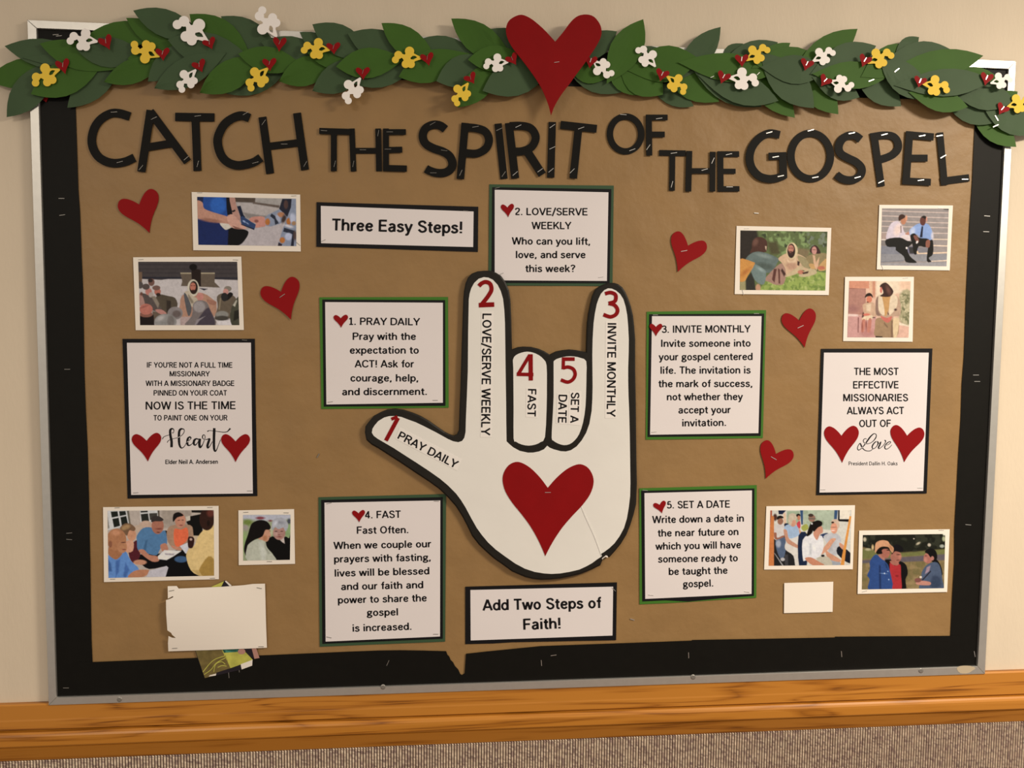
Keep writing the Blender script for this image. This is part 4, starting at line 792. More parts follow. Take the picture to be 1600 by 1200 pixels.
photo('small square photo of a dark haired woman beside a grey haired woman', quad(372.5, 797.5, 459.5, 795.5, 461, 881, 373, 883), quad(379.8, 804.5, 454, 804.2, 453, 874.7, 380, 876), (370, 790, 12.24), '#e2d2b8', [
    ('bg', '#98a078'), ('p', '#b4b4b8', [100, 160, 1040, 160, 1040, 260, 600, 300, 100, 260], 6), ('e', '#8a4048', [450, 238, 85, 28], 2), ('e', '#8a5048', [640, 290, 40, 18], 2), ('e', '#7a8a40', [210, 320, 90, 60], 5), ('e', '#a09488', [160, 430, 60, 60], 4), ('e', '#92a868', [150, 700, 60, 200], 5), ('e', '#8fa870', [980, 480, 70, 130], 3), ('e', '#50545c', [1000, 300, 40, 50], 3), ('e', '#b8b890', [650, 480, 40, 90], 3),
    ('s', '#0c0b0d', [555, 700, 680, 585, 830, 660, 930, 590, 1000, 620, 1040, 500, 1040, 1060, 725, 1060, 690, 930, 590, 820]), ('p', '#c8b8a8', [830, 660, 900, 600, 915, 725, 870, 700], 1.5), ('e', '#b08474', [812, 520, 118, 135]), ('e', '#c09888', [740, 540, 40, 40], 3), ('s', '#a8a8a8', [665, 400, 690, 290, 800, 228, 920, 260, 985, 370, 950, 480, 920, 480, 890, 420, 800, 450, 730, 410, 690, 470, 665, 450]), ('e', '#8c8c8e', [820, 320, 80, 30, 10], 4), ('e', '#c4c4c4', [740, 340, 30, 60, 30], 4), ('e', '#4a2c24', [750, 492, 26, 9]), ('e', '#4a2c24', [860, 492, 26, 9]), ('e', '#8a4038', [815, 598, 44, 9]), ('e', '#8c5c50', [808, 560, 20, 12], 2),
    ('s', '#c89474', [530, 460, 625, 460, 640, 530, 655, 572, 625, 600, 610, 650, 570, 688, 480, 665, 410, 640, 490, 560]), ('e', '#b07850', [540, 620, 40, 50], 4), ('e', '#5c3428', [632, 485, 14, 6]), ('e', '#a04c40', [625, 590, 16, 7]),
    ('s', '#17100f', [300, 330, 430, 275, 570, 300, 648, 400, 625, 462, 545, 468, 490, 590, 350, 650, 250, 720, 200, 800, 215, 1030, 140, 880, 155, 720, 210, 560, 250, 420]), ('s', '#b8b8a0', [195, 810, 260, 710, 400, 645, 540, 690, 575, 800, 700, 950, 722, 1060, 210, 1060]), ('p', '#c4c4b0', [420, 700, 480, 700, 560, 900, 540, 1050, 480, 1050], 5), ('p', '#9c9c88', [540, 690, 560, 800, 640, 920, 600, 930, 530, 800], 3)], staples=((384, 800.5, -4), (447, 801.3, 2), (421, 877.5, 0)), seed=3)

photo('photo of robed people sitting on green grass, one with his back turned', quad(1151, 353, 1299, 356, 1295, 461, 1148, 459.5), quad(1157, 360, 1293, 362, 1289.5, 454, 1156, 453), (1145, 348, 10.127), '#f6ead0', [
    ('bg', '#6c7c4a'), ('n', '#93ad6c', [380, 120, 1240, 120, 1240, 500, 700, 520, 520, 200], 70, .5), ('n', '#3c4630', [380, 120, 1500, 120, 1500, 420, 700, 500], 80, .58), ('n', '#84907a', [1180, 120, 1500, 120, 1500, 440, 1180, 400], 60, .5), ('p', '#3a342c', [100, 110, 380, 110, 420, 300, 300, 600, 100, 600], 5), ('p', '#5c5838', [540, 300, 700, 300, 760, 500, 600, 500], 6), ('p', '#8c7c58', [1020, 400, 1230, 430, 1180, 560, 1020, 500], 5),
    ('p', '#9fb458', [400, 1090, 520, 920, 850, 830, 1300, 770, 1500, 790, 1500, 1090], 2), ('n', '#7a9444', [430, 1090, 520, 900, 850, 820, 1500, 760, 1500, 1090], 60, .5), ('n', '#b8c474', [430, 1090, 520, 900, 850, 820, 1500, 760, 1500, 1090], 50, .62),
    ('s', '#6f8078', [205, 605, 270, 500, 400, 455, 560, 490, 725, 570, 700, 640, 640, 745, 540, 795, 380, 700]), ('e', '#5c6a60', [500, 690, 150, 50, 10], 5), ('e', '#8a9a90', [480, 520, 120, 25, 15], 4), ('s', '#5c3c30', [270, 480, 300, 400, 310, 300, 380, 230, 470, 235, 540, 300, 530, 460, 400, 455, 310, 470]), ('e', '#7c5848', [360, 310, 40, 60, 20], 4), ('p', '#d0b898', [510, 370, 535, 370, 530, 440, 515, 410]),
    ('s', '#b08c78', [500, 900, 660, 720, 780, 640, 845, 740, 845, 830, 800, 970, 700, 985, 640, 970, 560, 930]), ('p', '#6b4238', [650, 730, 695, 730, 660, 950, 620, 900], 1.5), ('p', '#6b4238', [715, 720, 745, 740, 750, 965, 725, 960], 1.5), ('p', '#50342c', [780, 720, 840, 810, 810, 850, 760, 760], 2), ('s', '#7c9088', [330, 655, 480, 725, 528, 800, 492, 972, 380, 940, 290, 800]), ('e', '#9cb0a8', [440, 740, 60, 20, 30], 4), ('p', '#3c3c34', [290, 780, 340, 900, 365, 1080, 200, 1080, 200, 900], 2), ('p', '#a8a070', [90, 900, 200, 900, 205, 1085, 90, 1085], 3), ('s', '#d89c48', [90, 580, 310, 618, 345, 660, 240, 835, 185, 925, 90, 900]), ('e', '#c48038', [200, 780, 90, 30, -40], 5), ('e', '#c89c78', [400, 1030, 40, 60], 2),
    ('s', '#d8b890', [720, 565, 860, 480, 1010, 485, 1160, 560, 1215, 640, 1180, 760, 1060, 745, 860, 840, 835, 740, 780, 640]), ('e', '#e4d0a0', [937, 445, 90, 128]), ('e', '#3a241c', [925, 445, 63, 115]), ('e', '#c88870', [920, 412, 46, 60]), ('e', '#4a3028', [918, 485, 42, 34]), ('e', '#b07060', [912, 470, 14, 5]), ('e', '#5c3428', [898, 402, 14, 5]), ('e', '#5c3428', [938, 402, 14, 5]), ('s', '#e4c8a0', [860, 560, 900, 610, 960, 600, 1000, 540, 990, 620, 930, 645, 870, 620]), ('s', '#c8a080', [850, 650, 1000, 640, 1000, 720, 880, 740], 4), ('s', '#a89c70', [1030, 520, 1160, 565, 1215, 640, 1200, 725, 1120, 700, 1080, 650, 1040, 600]), ('p', '#4a3428', [1022, 600, 1060, 620, 1050, 685, 1020, 670], 1.5), ('s', '#d0bc90', [838, 835, 1060, 690, 1125, 720, 1030, 800, 860, 855]), ('s', '#c8b88c', [1160, 750, 1260, 715, 1330, 800, 1130, 860, 1040, 830]), ('e', '#c88468', [1075, 782, 48, 34]), ('p', '#4c3028', [1100, 790, 1200, 765, 1190, 800, 1110, 815], 1.5),
    ('s', '#9c8c60', [1160, 560, 1250, 498, 1460, 480, 1500, 560, 1380, 680, 1240, 725, 1205, 640]), ('s', '#d0a868', [1370, 670, 1500, 560, 1500, 730, 1360, 760]), ('s', '#d0a868', [1205, 650, 1300, 660, 1330, 720, 1240, 730]), ('p', '#e0b890', [1262, 510, 1300, 520, 1315, 630, 1370, 540, 1350, 700, 1320, 760, 1280, 640], 1.5), ('s', '#4a2c28', [1225, 470, 1240, 390, 1300, 355, 1350, 390, 1390, 480, 1320, 490]), ('e', '#d09888', [1288, 440, 40, 62]), ('e', '#6c4038', [1288, 428, 26, 5]), ('e', '#c87858', [1400, 715, 60, 30], 1.5)], staples=((1167, 357, -3), (1161, 457, 75)), seed=5)

photo('photo of two men in ties talking on stone steps, near the right border', quad(1374, 320, 1489, 321, 1484, 422.5, 1370, 421), quad(1378.5, 325.5, 1482.5, 326, 1479, 416, 1376, 414.5), (1366, 316, 10.91), '#f8efd8', [
    ('bg', '#a39c96')] + [('p', '#dccabc', [120, a, 1290, b, 1290, b + 13, 120, a + 13]) for a, b in ((140, 175), (225, 262), (315, 348), (402, 430), (508, 525))] + [
    ('p', '#b8a498', [120, 530, 220, 530, 220, 625, 120, 625], 2), ('p', '#f4e8d8', [120, 628, 220, 632, 220, 645, 120, 642]), ('p', '#f0dcc0', [1000, 622, 1270, 628, 1270, 642, 1000, 640]), ('p', '#f0dcc0', [1000, 730, 1260, 738, 1260, 755, 1000, 748]), ('p', '#8c8c90', [740, 770, 920, 770, 920, 860, 740, 860], 3), ('p', '#ecd4b4', [740, 868, 910, 858, 1250, 848, 1250, 868, 1000, 880, 740, 885]), ('p', '#8a8580', [110, 650, 210, 655, 220, 740, 110, 738]),
    ('p', '#8c9098', [100, 742, 600, 760, 560, 900, 100, 885]), ('p', '#9a9c9e', [100, 888, 900, 885, 1250, 880, 1250, 990, 900, 1010, 500, 990, 100, 1012]), ('p', '#f4e0c4', [970, 1000, 1240, 985, 1240, 1002, 970, 1012]), ('p', '#78808a', [100, 1012, 500, 990, 500, 1004, 100, 1026], 2), ('p', '#a8a8a8', [100, 1040, 1250, 1020, 1250, 1100, 100, 1100], 2), ('p', '#505458', [1180, 112, 1280, 112, 1280, 135, 1190, 130], 2),
    ('s', '#8f8fa8', [560, 860, 600, 760, 740, 760, 720, 880], 2), ('p', '#3c3c3c', [580, 760, 720, 760, 720, 880, 600, 880], 3),
    ('s', '#ddd4dc', [205, 630, 225, 490, 290, 360, 400, 318, 470, 400, 500, 480, 535, 540, 625, 600, 560, 665, 470, 620, 330, 620]), ('e', '#f0dcd0', [400, 470, 60, 100, 20], 6), ('p', '#6b4a40', [448, 400, 462, 400, 462, 520, 450, 520]), ('s', '#e8dcd8', [470, 570, 600, 560, 620, 640, 550, 662, 480, 620]), ('s', '#1c1c1a', [200, 635, 430, 600, 560, 655, 660, 680, 610, 740, 565, 790, 610, 920, 715, 1010, 700, 1035, 540, 1020, 500, 920, 370, 820, 360, 765, 220, 755]), ('e', '#c88c68', [497, 315, 46, 66]), ('s', '#4a2c20', [412, 290, 425, 225, 480, 205, 530, 235, 510, 270, 455, 300, 430, 320]), ('e', '#e8a880', [548, 270, 16, 44], 1.5), ('s', '#c89078', [525, 545, 610, 490, 610, 550]), ('e', '#f4f0ea', [552, 780, 14, 18]),
    ('s', '#8fb0e0', [595, 500, 660, 420, 760, 362, 870, 360, 930, 385, 980, 470, 1000, 600, 960, 650, 900, 632, 800, 625, 720, 545, 650, 600]), ('e', '#c8d8f0', [650, 500, 40, 60, 20], 5), ('e', '#d8d8e0', [990, 580, 20, 60], 3), ('p', '#1c2440', [808, 410, 835, 410, 822, 600, 775, 600]), ('e', '#6f3c30', [828, 320, 50, 80]), ('s', '#1c1614', [800, 260, 840, 228, 890, 250, 895, 310, 870, 290, 830, 265]), ('e', '#e0a088', [893, 290, 12, 40]), ('s', '#16140f', [690, 530, 760, 605, 930, 630, 890, 765, 760, 750, 720, 885, 675, 870, 650, 720, 612, 570]), ('s', '#16140f', [940, 660, 1000, 655, 1002, 880, 930, 950, 975, 1012, 895, 1000, 920, 760]), ('s', '#8a5848', [668, 580, 712, 568, 765, 650, 730, 690]), ('s', '#9a6450', [885, 660, 948, 645, 940, 765, 880, 760]), ('e', '#f4efe6', [730, 680, 16, 26, 30]), ('e', '#f0d8b0', [738, 855, 14, 24])], staples=((1470, 324.5, -3), (1379, 418, 70)), seed=6)

photo('photo of a long haired robed man seated beside a small child', quad(1320.5, 432.5, 1428, 432.5, 1426, 534, 1317.5, 533), quad(1327, 439, 1423, 439.5, 1419.5, 527.5, 1324, 527), (1314, 428, 10.91), '#fbf3de', [
    ('bg', '#ecc8ac'), ('p', '#c09080', [110, 250, 425, 260, 425, 700, 100, 690]), ('e', '#b08078', [200, 600, 90, 60], 8), ('p', '#e0a080', [110, 100, 480, 100, 480, 248, 110, 245]), ('p', '#a06c60', [110, 240, 425, 252, 425, 262, 110, 252]), ('p', '#f0c8a0', [490, 100, 530, 100, 530, 340, 495, 340], 2), ('p', '#d89c7c', [535, 100, 590, 100, 580, 400, 540, 400], 4), ('p', '#f6e6c8', [600, 100, 1210, 100, 1210, 350, 960, 330, 600, 450], 4), ('p', '#f0d0b0', [1000, 100, 1210, 100, 1200, 300, 1000, 260], 8),
    ('s', '#b4b088', [1000, 350, 1190, 300, 1190, 880, 1000, 800], 4), ('n', '#7c8058', [1000, 340, 1190, 300, 1180, 880, 980, 800], 60, .5), ('n', '#d8d0a8', [1000, 340, 1190, 300, 1180, 880, 980, 800], 50, .6), ('p', '#d8a8a0', [90, 700, 600, 710, 600, 1100, 90, 1100], 2), ('p', '#f0d8cc', [90, 680, 290, 690, 290, 725, 90, 720], 2), ('e', '#c89088', [460, 1000, 110, 70], 8), ('p', '#905c58', [288, 740, 305, 740, 300, 1000, 285, 1000]), ('p', '#e8c0a8', [940, 850, 1170, 890, 1170, 1100, 930, 1100], 2), ('p', '#f4e8cc', [980, 820, 1170, 885, 1165, 900, 980, 870], 2),
    ('s', '#d8b898', [370, 530, 470, 480, 570, 510, 605, 700, 530, 745, 355, 800, 385, 650]), ('p', '#e8d4b4', [425, 520, 520, 510, 500, 640, 440, 640], 2), ('s', '#6c4840', [355, 740, 375, 650, 400, 690, 380, 740], 1.5), ('e', '#e0806c', [440, 695, 60, 22]), ('s', '#f0dcb8', [370, 790, 390, 730, 530, 705, 530, 770]), ('s', '#d08c78', [362, 790, 415, 785, 400, 950, 385, 990, 345, 980]), ('s', '#d08c78', [470, 775, 520, 770, 510, 920, 490, 990, 445, 980]), ('e', '#a05c50', [430, 870, 14, 80], 2), ('e', '#a05c50', [362, 900, 10, 80], 2), ('e', '#e08c6c', [482, 432, 48, 58]), ('s', '#3a2820', [405, 400, 430, 345, 490, 322, 535, 360, 540, 410, 510, 380, 450, 385, 425, 400]), ('e', '#7c4030', [455, 480, 20, 10]), ('p', '#3c2c28', [540, 735, 585, 740, 585, 752, 535, 750]),
    ('s', '#c8ac90', [595, 460, 650, 365, 850, 350, 960, 380, 1015, 500, 1010, 700, 900, 725, 880, 780, 700, 730, 595, 690]), ('s', '#9c8070', [595, 450, 640, 400, 640, 640, 690, 700, 600, 690], 2), ('s', '#d4a868', [700, 390, 840, 380, 825, 560, 760, 725, 715, 600]), ('s', '#ecdcbc', [640, 375, 700, 390, 745, 700, 645, 620]), ('s', '#ecdcbc', [850, 370, 960, 390, 950, 560, 850, 690, 818, 660]), ('p', '#5c3c30', [790, 640, 822, 690, 800, 700], 1.5), ('e', '#5c4038', [930, 610, 25, 20], 2), ('s', '#4a302a', [660, 215, 700, 165, 765, 148, 830, 200, 895, 300, 845, 380, 770, 392, 690, 385, 665, 370, 720, 330, 705, 260]), ('e', '#7c5448', [810, 280, 30, 70, -20], 5), ('e', '#dc8474', [684, 275, 20, 52]),
    ('s', '#b09470', [595, 770, 700, 745, 900, 775, 985, 800, 940, 1090, 590, 1070, 580, 900]), ('p', '#8c7458', [740, 820, 800, 900, 790, 920, 730, 850], 2), ('p', '#8c7058', [860, 800, 900, 800, 880, 1090, 850, 1090], 3), ('s', '#e8d4a8', [890, 775, 985, 755, 985, 880, 945, 1090, 895, 1070]), ('s', '#d87c6c', [670, 715, 760, 745, 800, 745, 870, 720, 850, 790, 800, 832, 730, 800]), ('p', '#2c1c18', [590, 1060, 700, 1065, 720, 1090, 590, 1090], 2)], staples=((1415, 434.5, -5),), seed=7)

photo('photo of passengers talking inside a bus with yellow poles', quad(1197.5, 791, 1336, 789.5, 1332.5, 889.5, 1194, 890), quad(1203.7, 797.5, 1330.5, 797, 1328.5, 882.7, 1201, 884), (1190, 784, 10.667), '#fbf0dc', [
    ('bg', '#dcdcd0'), ('p', '#b8c8b0', [690, 130, 1230, 130, 1200, 480, 700, 420], 2), ('n', '#94a888', [700, 130, 1210, 130, 1180, 400, 700, 380], 110, .5), ('p', '#a8bca0', [420, 150, 640, 150, 640, 380, 420, 380], 3), ('p', '#3c6088', [640, 130, 692, 130, 690, 380, 660, 380]), ('p', '#3c6088', [1215, 130, 1272, 130, 1252, 310, 1205, 310]), ('p', '#1c2c4c', [275, 130, 420, 130, 350, 210, 285, 210]), ('p', '#1c1c20', [1275, 130, 1302, 130, 1300, 290, 1460, 290, 1450, 335, 1270, 325]), ('p', '#f0ead8', [1305, 130, 1480, 130, 1460, 285, 1305, 285], 1.5), ('p', '#e8c8a8', [360, 200, 400, 180, 410, 380, 370, 380], 2),
    ('p', '#2a2a2c', [190, 600, 440, 820, 560, 900, 575, 1080, 190, 1080]), ('p', '#a8a8a8', [205, 850, 230, 870, 370, 1070, 345, 1070]), ('p', '#4c4c50', [380, 880, 440, 880, 440, 1060, 390, 1060], 2), ('e', '#5c3c34', [225, 260, 35, 60], 2), ('s', '#1c3050', [370, 380, 450, 370, 460, 480, 400, 640, 370, 600]), ('s', '#dcd8d4', [195, 460, 260, 375, 370, 370, 375, 560, 260, 625, 205, 540]), ('s', '#a87058', [205, 520, 250, 520, 260, 600, 360, 560, 365, 600, 230, 630]), ('s', '#5c708c', [230, 660, 300, 620, 390, 600, 405, 760, 380, 900, 335, 970, 265, 850]), ('e', '#a8b4c4', [280, 700, 40, 60], 3), ('e', '#c8c8c8', [350, 960, 35, 28], 1.5), ('e', '#a87860', [312, 325, 48, 58]), ('s', '#241c18', [258, 300, 260, 250, 310, 228, 360, 250, 360, 275, 300, 280]),
    ('s', '#e0ddd4', [395, 700, 470, 610, 620, 570, 615, 780, 625, 1080, 565, 1080, 530, 900, 400, 800]), ('s', '#d09c80', [365, 470, 435, 480, 460, 620, 600, 720, 610, 775, 480, 720, 410, 660]), ('s', '#a8c4e0', [370, 440, 440, 378, 600, 400, 640, 460, 622, 560, 460, 612, 425, 480]), ('s', '#d8a888', [600, 410, 660, 500, 640, 560, 620, 470]), ('e', '#d8a488', [525, 350, 52, 66]), ('s', '#d0c4ac', [445, 300, 460, 215, 530, 192, 595, 240, 570, 300, 520, 310, 490, 390, 455, 370]), ('e', '#201a1a', [612, 228, 36, 30]), ('e', '#c88868', [620, 270, 25, 40]), ('s', '#d84858', [585, 360, 640, 320, 645, 440, 600, 420]), ('e', '#a8806c', [838, 275, 58, 62]), ('e', '#4c3c34', [820, 225, 44, 28]), ('p', '#807468', [780, 270, 900, 270, 900, 295, 780, 295], 1.5), ('s', '#b0b858', [660, 420, 750, 370, 780, 450, 700, 490]), ('p', '#e8d890', [650, 510, 750, 510, 750, 550, 650, 550]), ('s', '#1c3050', [615, 560, 770, 555, 750, 1080, 625, 1080]), ('s', '#2c4470', [980, 550, 1100, 520, 1100, 600, 1000, 600]),
    ('s', '#c8ccd0', [1030, 580, 1160, 520, 1300, 560, 1325, 700, 1260, 890, 1120, 860, 1100, 720]), ('e', '#b4b8bc', [1150, 720, 30, 100], 5), ('s', '#1f2430', [1290, 740, 1480, 850, 1470, 1030, 1260, 870]), ('s', '#d8a080', [1300, 680, 1380, 740, 1360, 800, 1300, 740]), ('s', '#a8b0b8', [1110, 950, 1300, 1000, 1320, 1080, 1160, 1080]), ('s', '#d8a080', [1060, 800, 1130, 850, 1310, 960, 1290, 1005, 1110, 945]), ('e', '#e8a888', [1208, 440, 58, 92]), ('s', '#d8c0a8', [1150, 350, 1190, 295, 1270, 300, 1300, 380, 1280, 450, 1255, 380, 1200, 340]), ('e', '#3c2820', [1185, 345, 25, 16]), ('e', '#fbe8e0', [1190, 478, 28, 7]), ('e', '#6c4840', [1200, 425, 40, 5]),
    ('s', '#e0a888', [1100, 680, 1170, 610, 1240, 620, 1180, 700, 1120, 790, 1000, 880, 990, 830]), ('s', '#c8c4b0', [920, 940, 1110, 920, 1180, 1070, 1000, 1070]), ('s', '#eceef0', [685, 640, 830, 535, 930, 580, 1005, 570, 1035, 700, 1010, 840, 940, 925, 740, 975, 690, 960]), ('p', '#ccd2d4', [800, 700, 830, 700, 830, 900, 800, 880], 4), ('s', '#d09070', [720, 950, 820, 925, 960, 1000, 1050, 1060, 880, 1075]), ('e', '#201c20', [1020, 900, 30, 20]), ('s', '#d89c80', [870, 500, 950, 400, 1010, 420, 1020, 510, 970, 545, 925, 640, 870, 570]), ('s', '#1a1412', [870, 340, 940, 308, 1010, 340, 1000, 400, 940, 430, 870, 500, 850, 430]), ('s', '#1a1412', [890, 330, 870, 430, 835, 530, 750, 575, 790, 420, 830, 350]), ('e', '#f0f0f0', [838, 365, 12, 14]),
    ('p', '#b85c3c', [145, 130, 175, 130, 175, 400, 140, 400]), ('p', '#d88848', [160, 220, 208, 250, 205, 1080, 110, 1080, 140, 400]), ('p', '#e8a040', [1465, 240, 1500, 240, 1405, 800, 1375, 1080, 1308, 1080, 1360, 800])], staples=(), seed=8)

photo('photo of three people talking outdoors, one in a straw hat', quad(1342.5, 829, 1484, 827, 1480, 925, 1340, 928), quad(1348.3, 836, 1477, 834.3, 1475, 919, 1346.7, 921), (1336, 822, 10.526), '#f8eed6', [
    ('bg', '#8c7c50'), ('n', '#7c7448', [110, 600, 1490, 560, 1490, 1050, 110, 1050], 120, .45), ('n', '#a08c60', [110, 600, 1490, 560, 1490, 1050, 110, 1050], 90, .6), ('p', '#7c8048', [100, 380, 780, 440, 1500, 370, 1500, 470, 780, 500, 100, 540], 3), ('p', '#6b6468', [100, 565, 780, 510, 1500, 460, 1500, 560, 800, 590, 100, 612], 2), ('p', '#23261c', [110, 120, 1500, 120, 1500, 375, 1100, 410, 780, 435, 320, 400, 110, 340], 3), ('n', '#3c4030', [110, 120, 1500, 120, 1500, 380, 780, 430, 110, 380], 90, .55), ('e', '#c8c0a0', [160, 220, 26, 34], 2), ('e', '#c0bc90', [215, 385, 45, 20], 2), ('e', '#d8c088', [290, 350, 18, 40], 2), ('e', '#c8c0a0', [1040, 285, 34, 16, -30], 2), ('e', '#c8c0a8', [1220, 310, 26, 26], 2), ('e', '#a8b0a0', [1430, 330, 36, 26], 2), ('e', '#b0b890', [1460, 210, 26, 40], 2), ('e', '#d8d0b8', [968, 208, 10, 8]), ('p', '#dce0c8', [1440, 120, 1500, 120, 1500, 160, 1450, 150], 2),
    ('s', '#141214', [490, 605, 560, 550, 740, 575, 840, 640, 868, 780, 830, 880, 830, 1060, 600, 1060]), ('s', '#b82c34', [568, 620, 650, 650, 745, 635, 755, 800, 762, 1060, 618, 1060]), ('e', '#801820', [690, 820, 20, 12], 3), ('s', '#b07460', [570, 580, 640, 570, 720, 600, 700, 645, 620, 635]), ('e', '#b07460', [672, 505, 90, 102]), ('e', '#c88870', [740, 500, 18, 40], 3), ('e', '#3a201c', [715, 470, 30, 7]), ('e', '#6c3c34', [705, 560, 24, 7]), ('s', '#17151a', [600, 455, 630, 335, 700, 300, 780, 350, 792, 410, 740, 430, 660, 415, 615, 460]),
    ('s', '#2c5490', [245, 580, 340, 465, 440, 540, 500, 590, 560, 690, 605, 1060, 230, 1060, 240, 880, 200, 810, 245, 700]), ('p', '#1c3460', [395, 640, 420, 650, 430, 1060, 400, 1060], 3), ('p', '#20406c', [490, 600, 530, 640, 545, 720, 510, 680], 2), ('e', '#7ca0cc', [470, 780, 50, 6, 5]), ('e', '#d8e8f4', [485, 778, 8, 10]), ('e', '#a0c0dc', [540, 745, 10, 8]), ('e', '#a0c0dc', [555, 880, 10, 10]), ('s', '#b8806c', [380, 480, 450, 460, 490, 540, 460, 555]), ('e', '#b0705c', [500, 445, 75, 82]), ('s', '#18120f', [350, 450, 355, 380, 430, 345, 560, 350, 565, 375, 480, 375, 440, 400, 450, 450, 400, 462]), ('e', '#1c1412', [545, 395, 26, 10]), ('s', '#d8a478', [330, 440, 335, 300, 380, 250, 460, 232, 540, 250, 575, 300, 635, 360, 620, 440, 580, 400, 555, 350, 480, 335, 420, 345, 370, 385]), ('e', '#b88458', [590, 360, 20, 50, -30], 3),
    ('s', '#120f12', [1240, 560, 1330, 540, 1410, 650, 1442, 790, 1400, 800, 1330, 640]), ('s', '#52647c', [1098, 760, 1180, 640, 1320, 590, 1400, 670, 1440, 900, 1435, 1040, 1070, 1050, 1090, 880]), ('s', '#3c4c64', [1280, 820, 1400, 850, 1400, 1000, 1240, 1000], 5), ('p', '#a8909c', [1180, 680, 1240, 650, 1220, 740, 1150, 790], 2), ('p', '#2c2430', [1085, 900, 1240, 730, 1250, 750, 1120, 890], 1.5), ('e', '#b87868', [1200, 525, 72, 88]), ('e', '#c88c78', [1160, 560, 30, 30], 3), ('e', '#4a2824', [1165, 490, 18, 6]), ('s', '#120f12', [1148, 430, 1180, 385, 1250, 365, 1330, 410, 1352, 520, 1310, 580, 1290, 520, 1240, 515, 1200, 460]), ('e', '#c08474', [1272, 530, 26, 34]), ('s', '#c8907c', [1000, 930, 1090, 898, 1235, 920, 1225, 972, 1030, 965]), ('e', '#8a5850', [1035, 890, 56, 36]), ('e', '#f0e0c8', [1080, 840, 20, 18])], staples=((1471, 828.5, 2), (1351, 924, -15)), seed=9)

# ================================================================== BLANK PAPERS AND THE POSTCARD
pc = sheet('picture_postcard', [pairs([351, 907, 361, 914.5, 362, 925, 380, 960, 398, 1010, 400, 1020, 405.5, 1028, 397.5, 1029.5, 391, 1026, 378, 1033, 377.5, 1046, 340, 1055, 320, 1059.5, 316, 1050, 305, 1017, 300, 960, 329, 917.5])], K + .0018, .0006, M['night'])
tag(pc, 'crumpled picture postcard showing below and above the big blank card', 'postcard')
def patch(p, mt): sheet('printed_patch', [pairs(p)], K + .0024, .00025, M[mt], pc)
patch([304, 1012, 348, 1012, 360, 1044, 338, 1051, 337.5, 1055, 320, 1059.5], 'olive')
patch([345, 1012, 375, 1010, 395, 1031, 377, 1038, 360, 1044], 'lime')
patch([346, 1012, 376, 1012, 374, 1018.5, 350, 1020], 'teal')
patch([330, 917, 350, 908, 345, 918, 335, 919], 'lime')
for a_ in ([317, 1050, 333, 1032, 351, 1025], [319, 1054, 330, 1046, 338, 1036, 352, 1028], [334, 1050, 337, 1038, 346, 1034, 352, 1038], [340, 1043, 347, 1040, 354, 1041]):
    sheet('printed_line', [stroke(pairs(a_), 1.1)], K + .0027, .0002, M['lime'], pc)
sheet('printed_patch', [disc(377.5, 1018, 6, 14, 4.5)], K + .0027, .0002, M['skin'], pc)
sheet('printed_patch', [pairs([393, 1012, 400, 1012, 405.5, 1028, 397.5, 1029.5])], K + .0027, .0002, M['skin'], pc)
for q in ([376, 1038, 394.5, 1031, 394, 1040, 377.7, 1046], [351, 908, 353.5, 907.5, 362, 915, 359, 916], [326, 1057, 328, 1055, 338, 1052.5, 337, 1055.5]):
    sheet('torn_edge', [pairs(q)], K + .0027, .0003, M['white_tape'], pc)
sheet('printed_patch', [pairs([300, 1000, 310, 1000, 312, 1018, 306, 1018])], K + .0021, .0002, M['olive'], pc)

def bow(u, v):
    s = (u - 262) / 152; t = (v - 912) / 104
    return .0055 * max(0, 1 - ((s) * 1.0) ** 2 * .9) * (1 - (2 * t - 1) ** 2) + .0012 * (1 - s)
bc_loop = pairs([262, 916, 276, 915.7, 279, 919.7, 310, 918.5, 345, 917, 380, 914.5, 395, 912.5, 414, 912, 414.8, 940, 415.5, 970, 417, 1012, 390, 1013.3, 350, 1014.8, 320, 1016, 300, 1016.5, 263, 1017.7, 262.5, 1005, 263.3, 994, 269, 996.5, 275, 997, 269, 992, 267.5, 989, 261.5, 985, 259.7, 960, 259.3, 937.7, 265, 936, 271, 933, 270, 931.5, 262.3, 935.3])
# bowed card as a grid clipped to the outline
def curved_card(name, loop, h, t, m, hf, step=7):
    us = [p[0] for p in loop]; vs = [p[1] for p in loop]
    pts = [Vector((p[0], p[1])) for p in loop]
    inn = []
    u = min(us) + step * .6
    while u < max(us):
        v = min(vs) + step * .6
        while v < max(vs):
            if inside(loop, (u, v)) and poly_sd(loop, np.array([[u]]), np.array([[v]]))[0, 0] < -2.2: inn.append(Vector((u, v)))
            v += step
        u += step
    from mathutils.geometry import delaunay_2d_cdt
    k = len(pts)
    vo, ed, fa, *_ = delaunay_2d_cdt(pts + inn, [(i, (i + 1) % k) for i in range(k)], [list(range(k))], 1, 1e-5)
    V = []; Fc = []; n = len(vo)
    for p in vo: V.append(P(p[0], p[1], h + t + hf(p[0], p[1])))
    for q in V[:n]: V.append(Vector((q.x, q.y + t, q.z)))
    for f in fa:
        A, B, D = [vo[i] for i in f[:3]]
        s = (B[0] - A[0]) * (D[1] - A[1]) - (D[0] - A[0]) * (B[1] - A[1])
        f = list(f) if s < 0 else list(f)[::-1]
        Fc.append(f); Fc.append([i + n for i in f[::-1]])
    cnt = {}
    for f in Fc[::2]:
        for i in range(len(f)):
            e = (f[i - 1], f[i]); cnt[e] = 1
    for (a, b) in list(cnt):
        if (b, a) not in cnt: Fc.append((b, a, a + n, b + n))
    return mesh_obj(name, V, Fc, m, None, smooth=False)
bc = curved_card('blank_card', bc_loop, K + .0034, .0005, M['photo_paper'], bow)
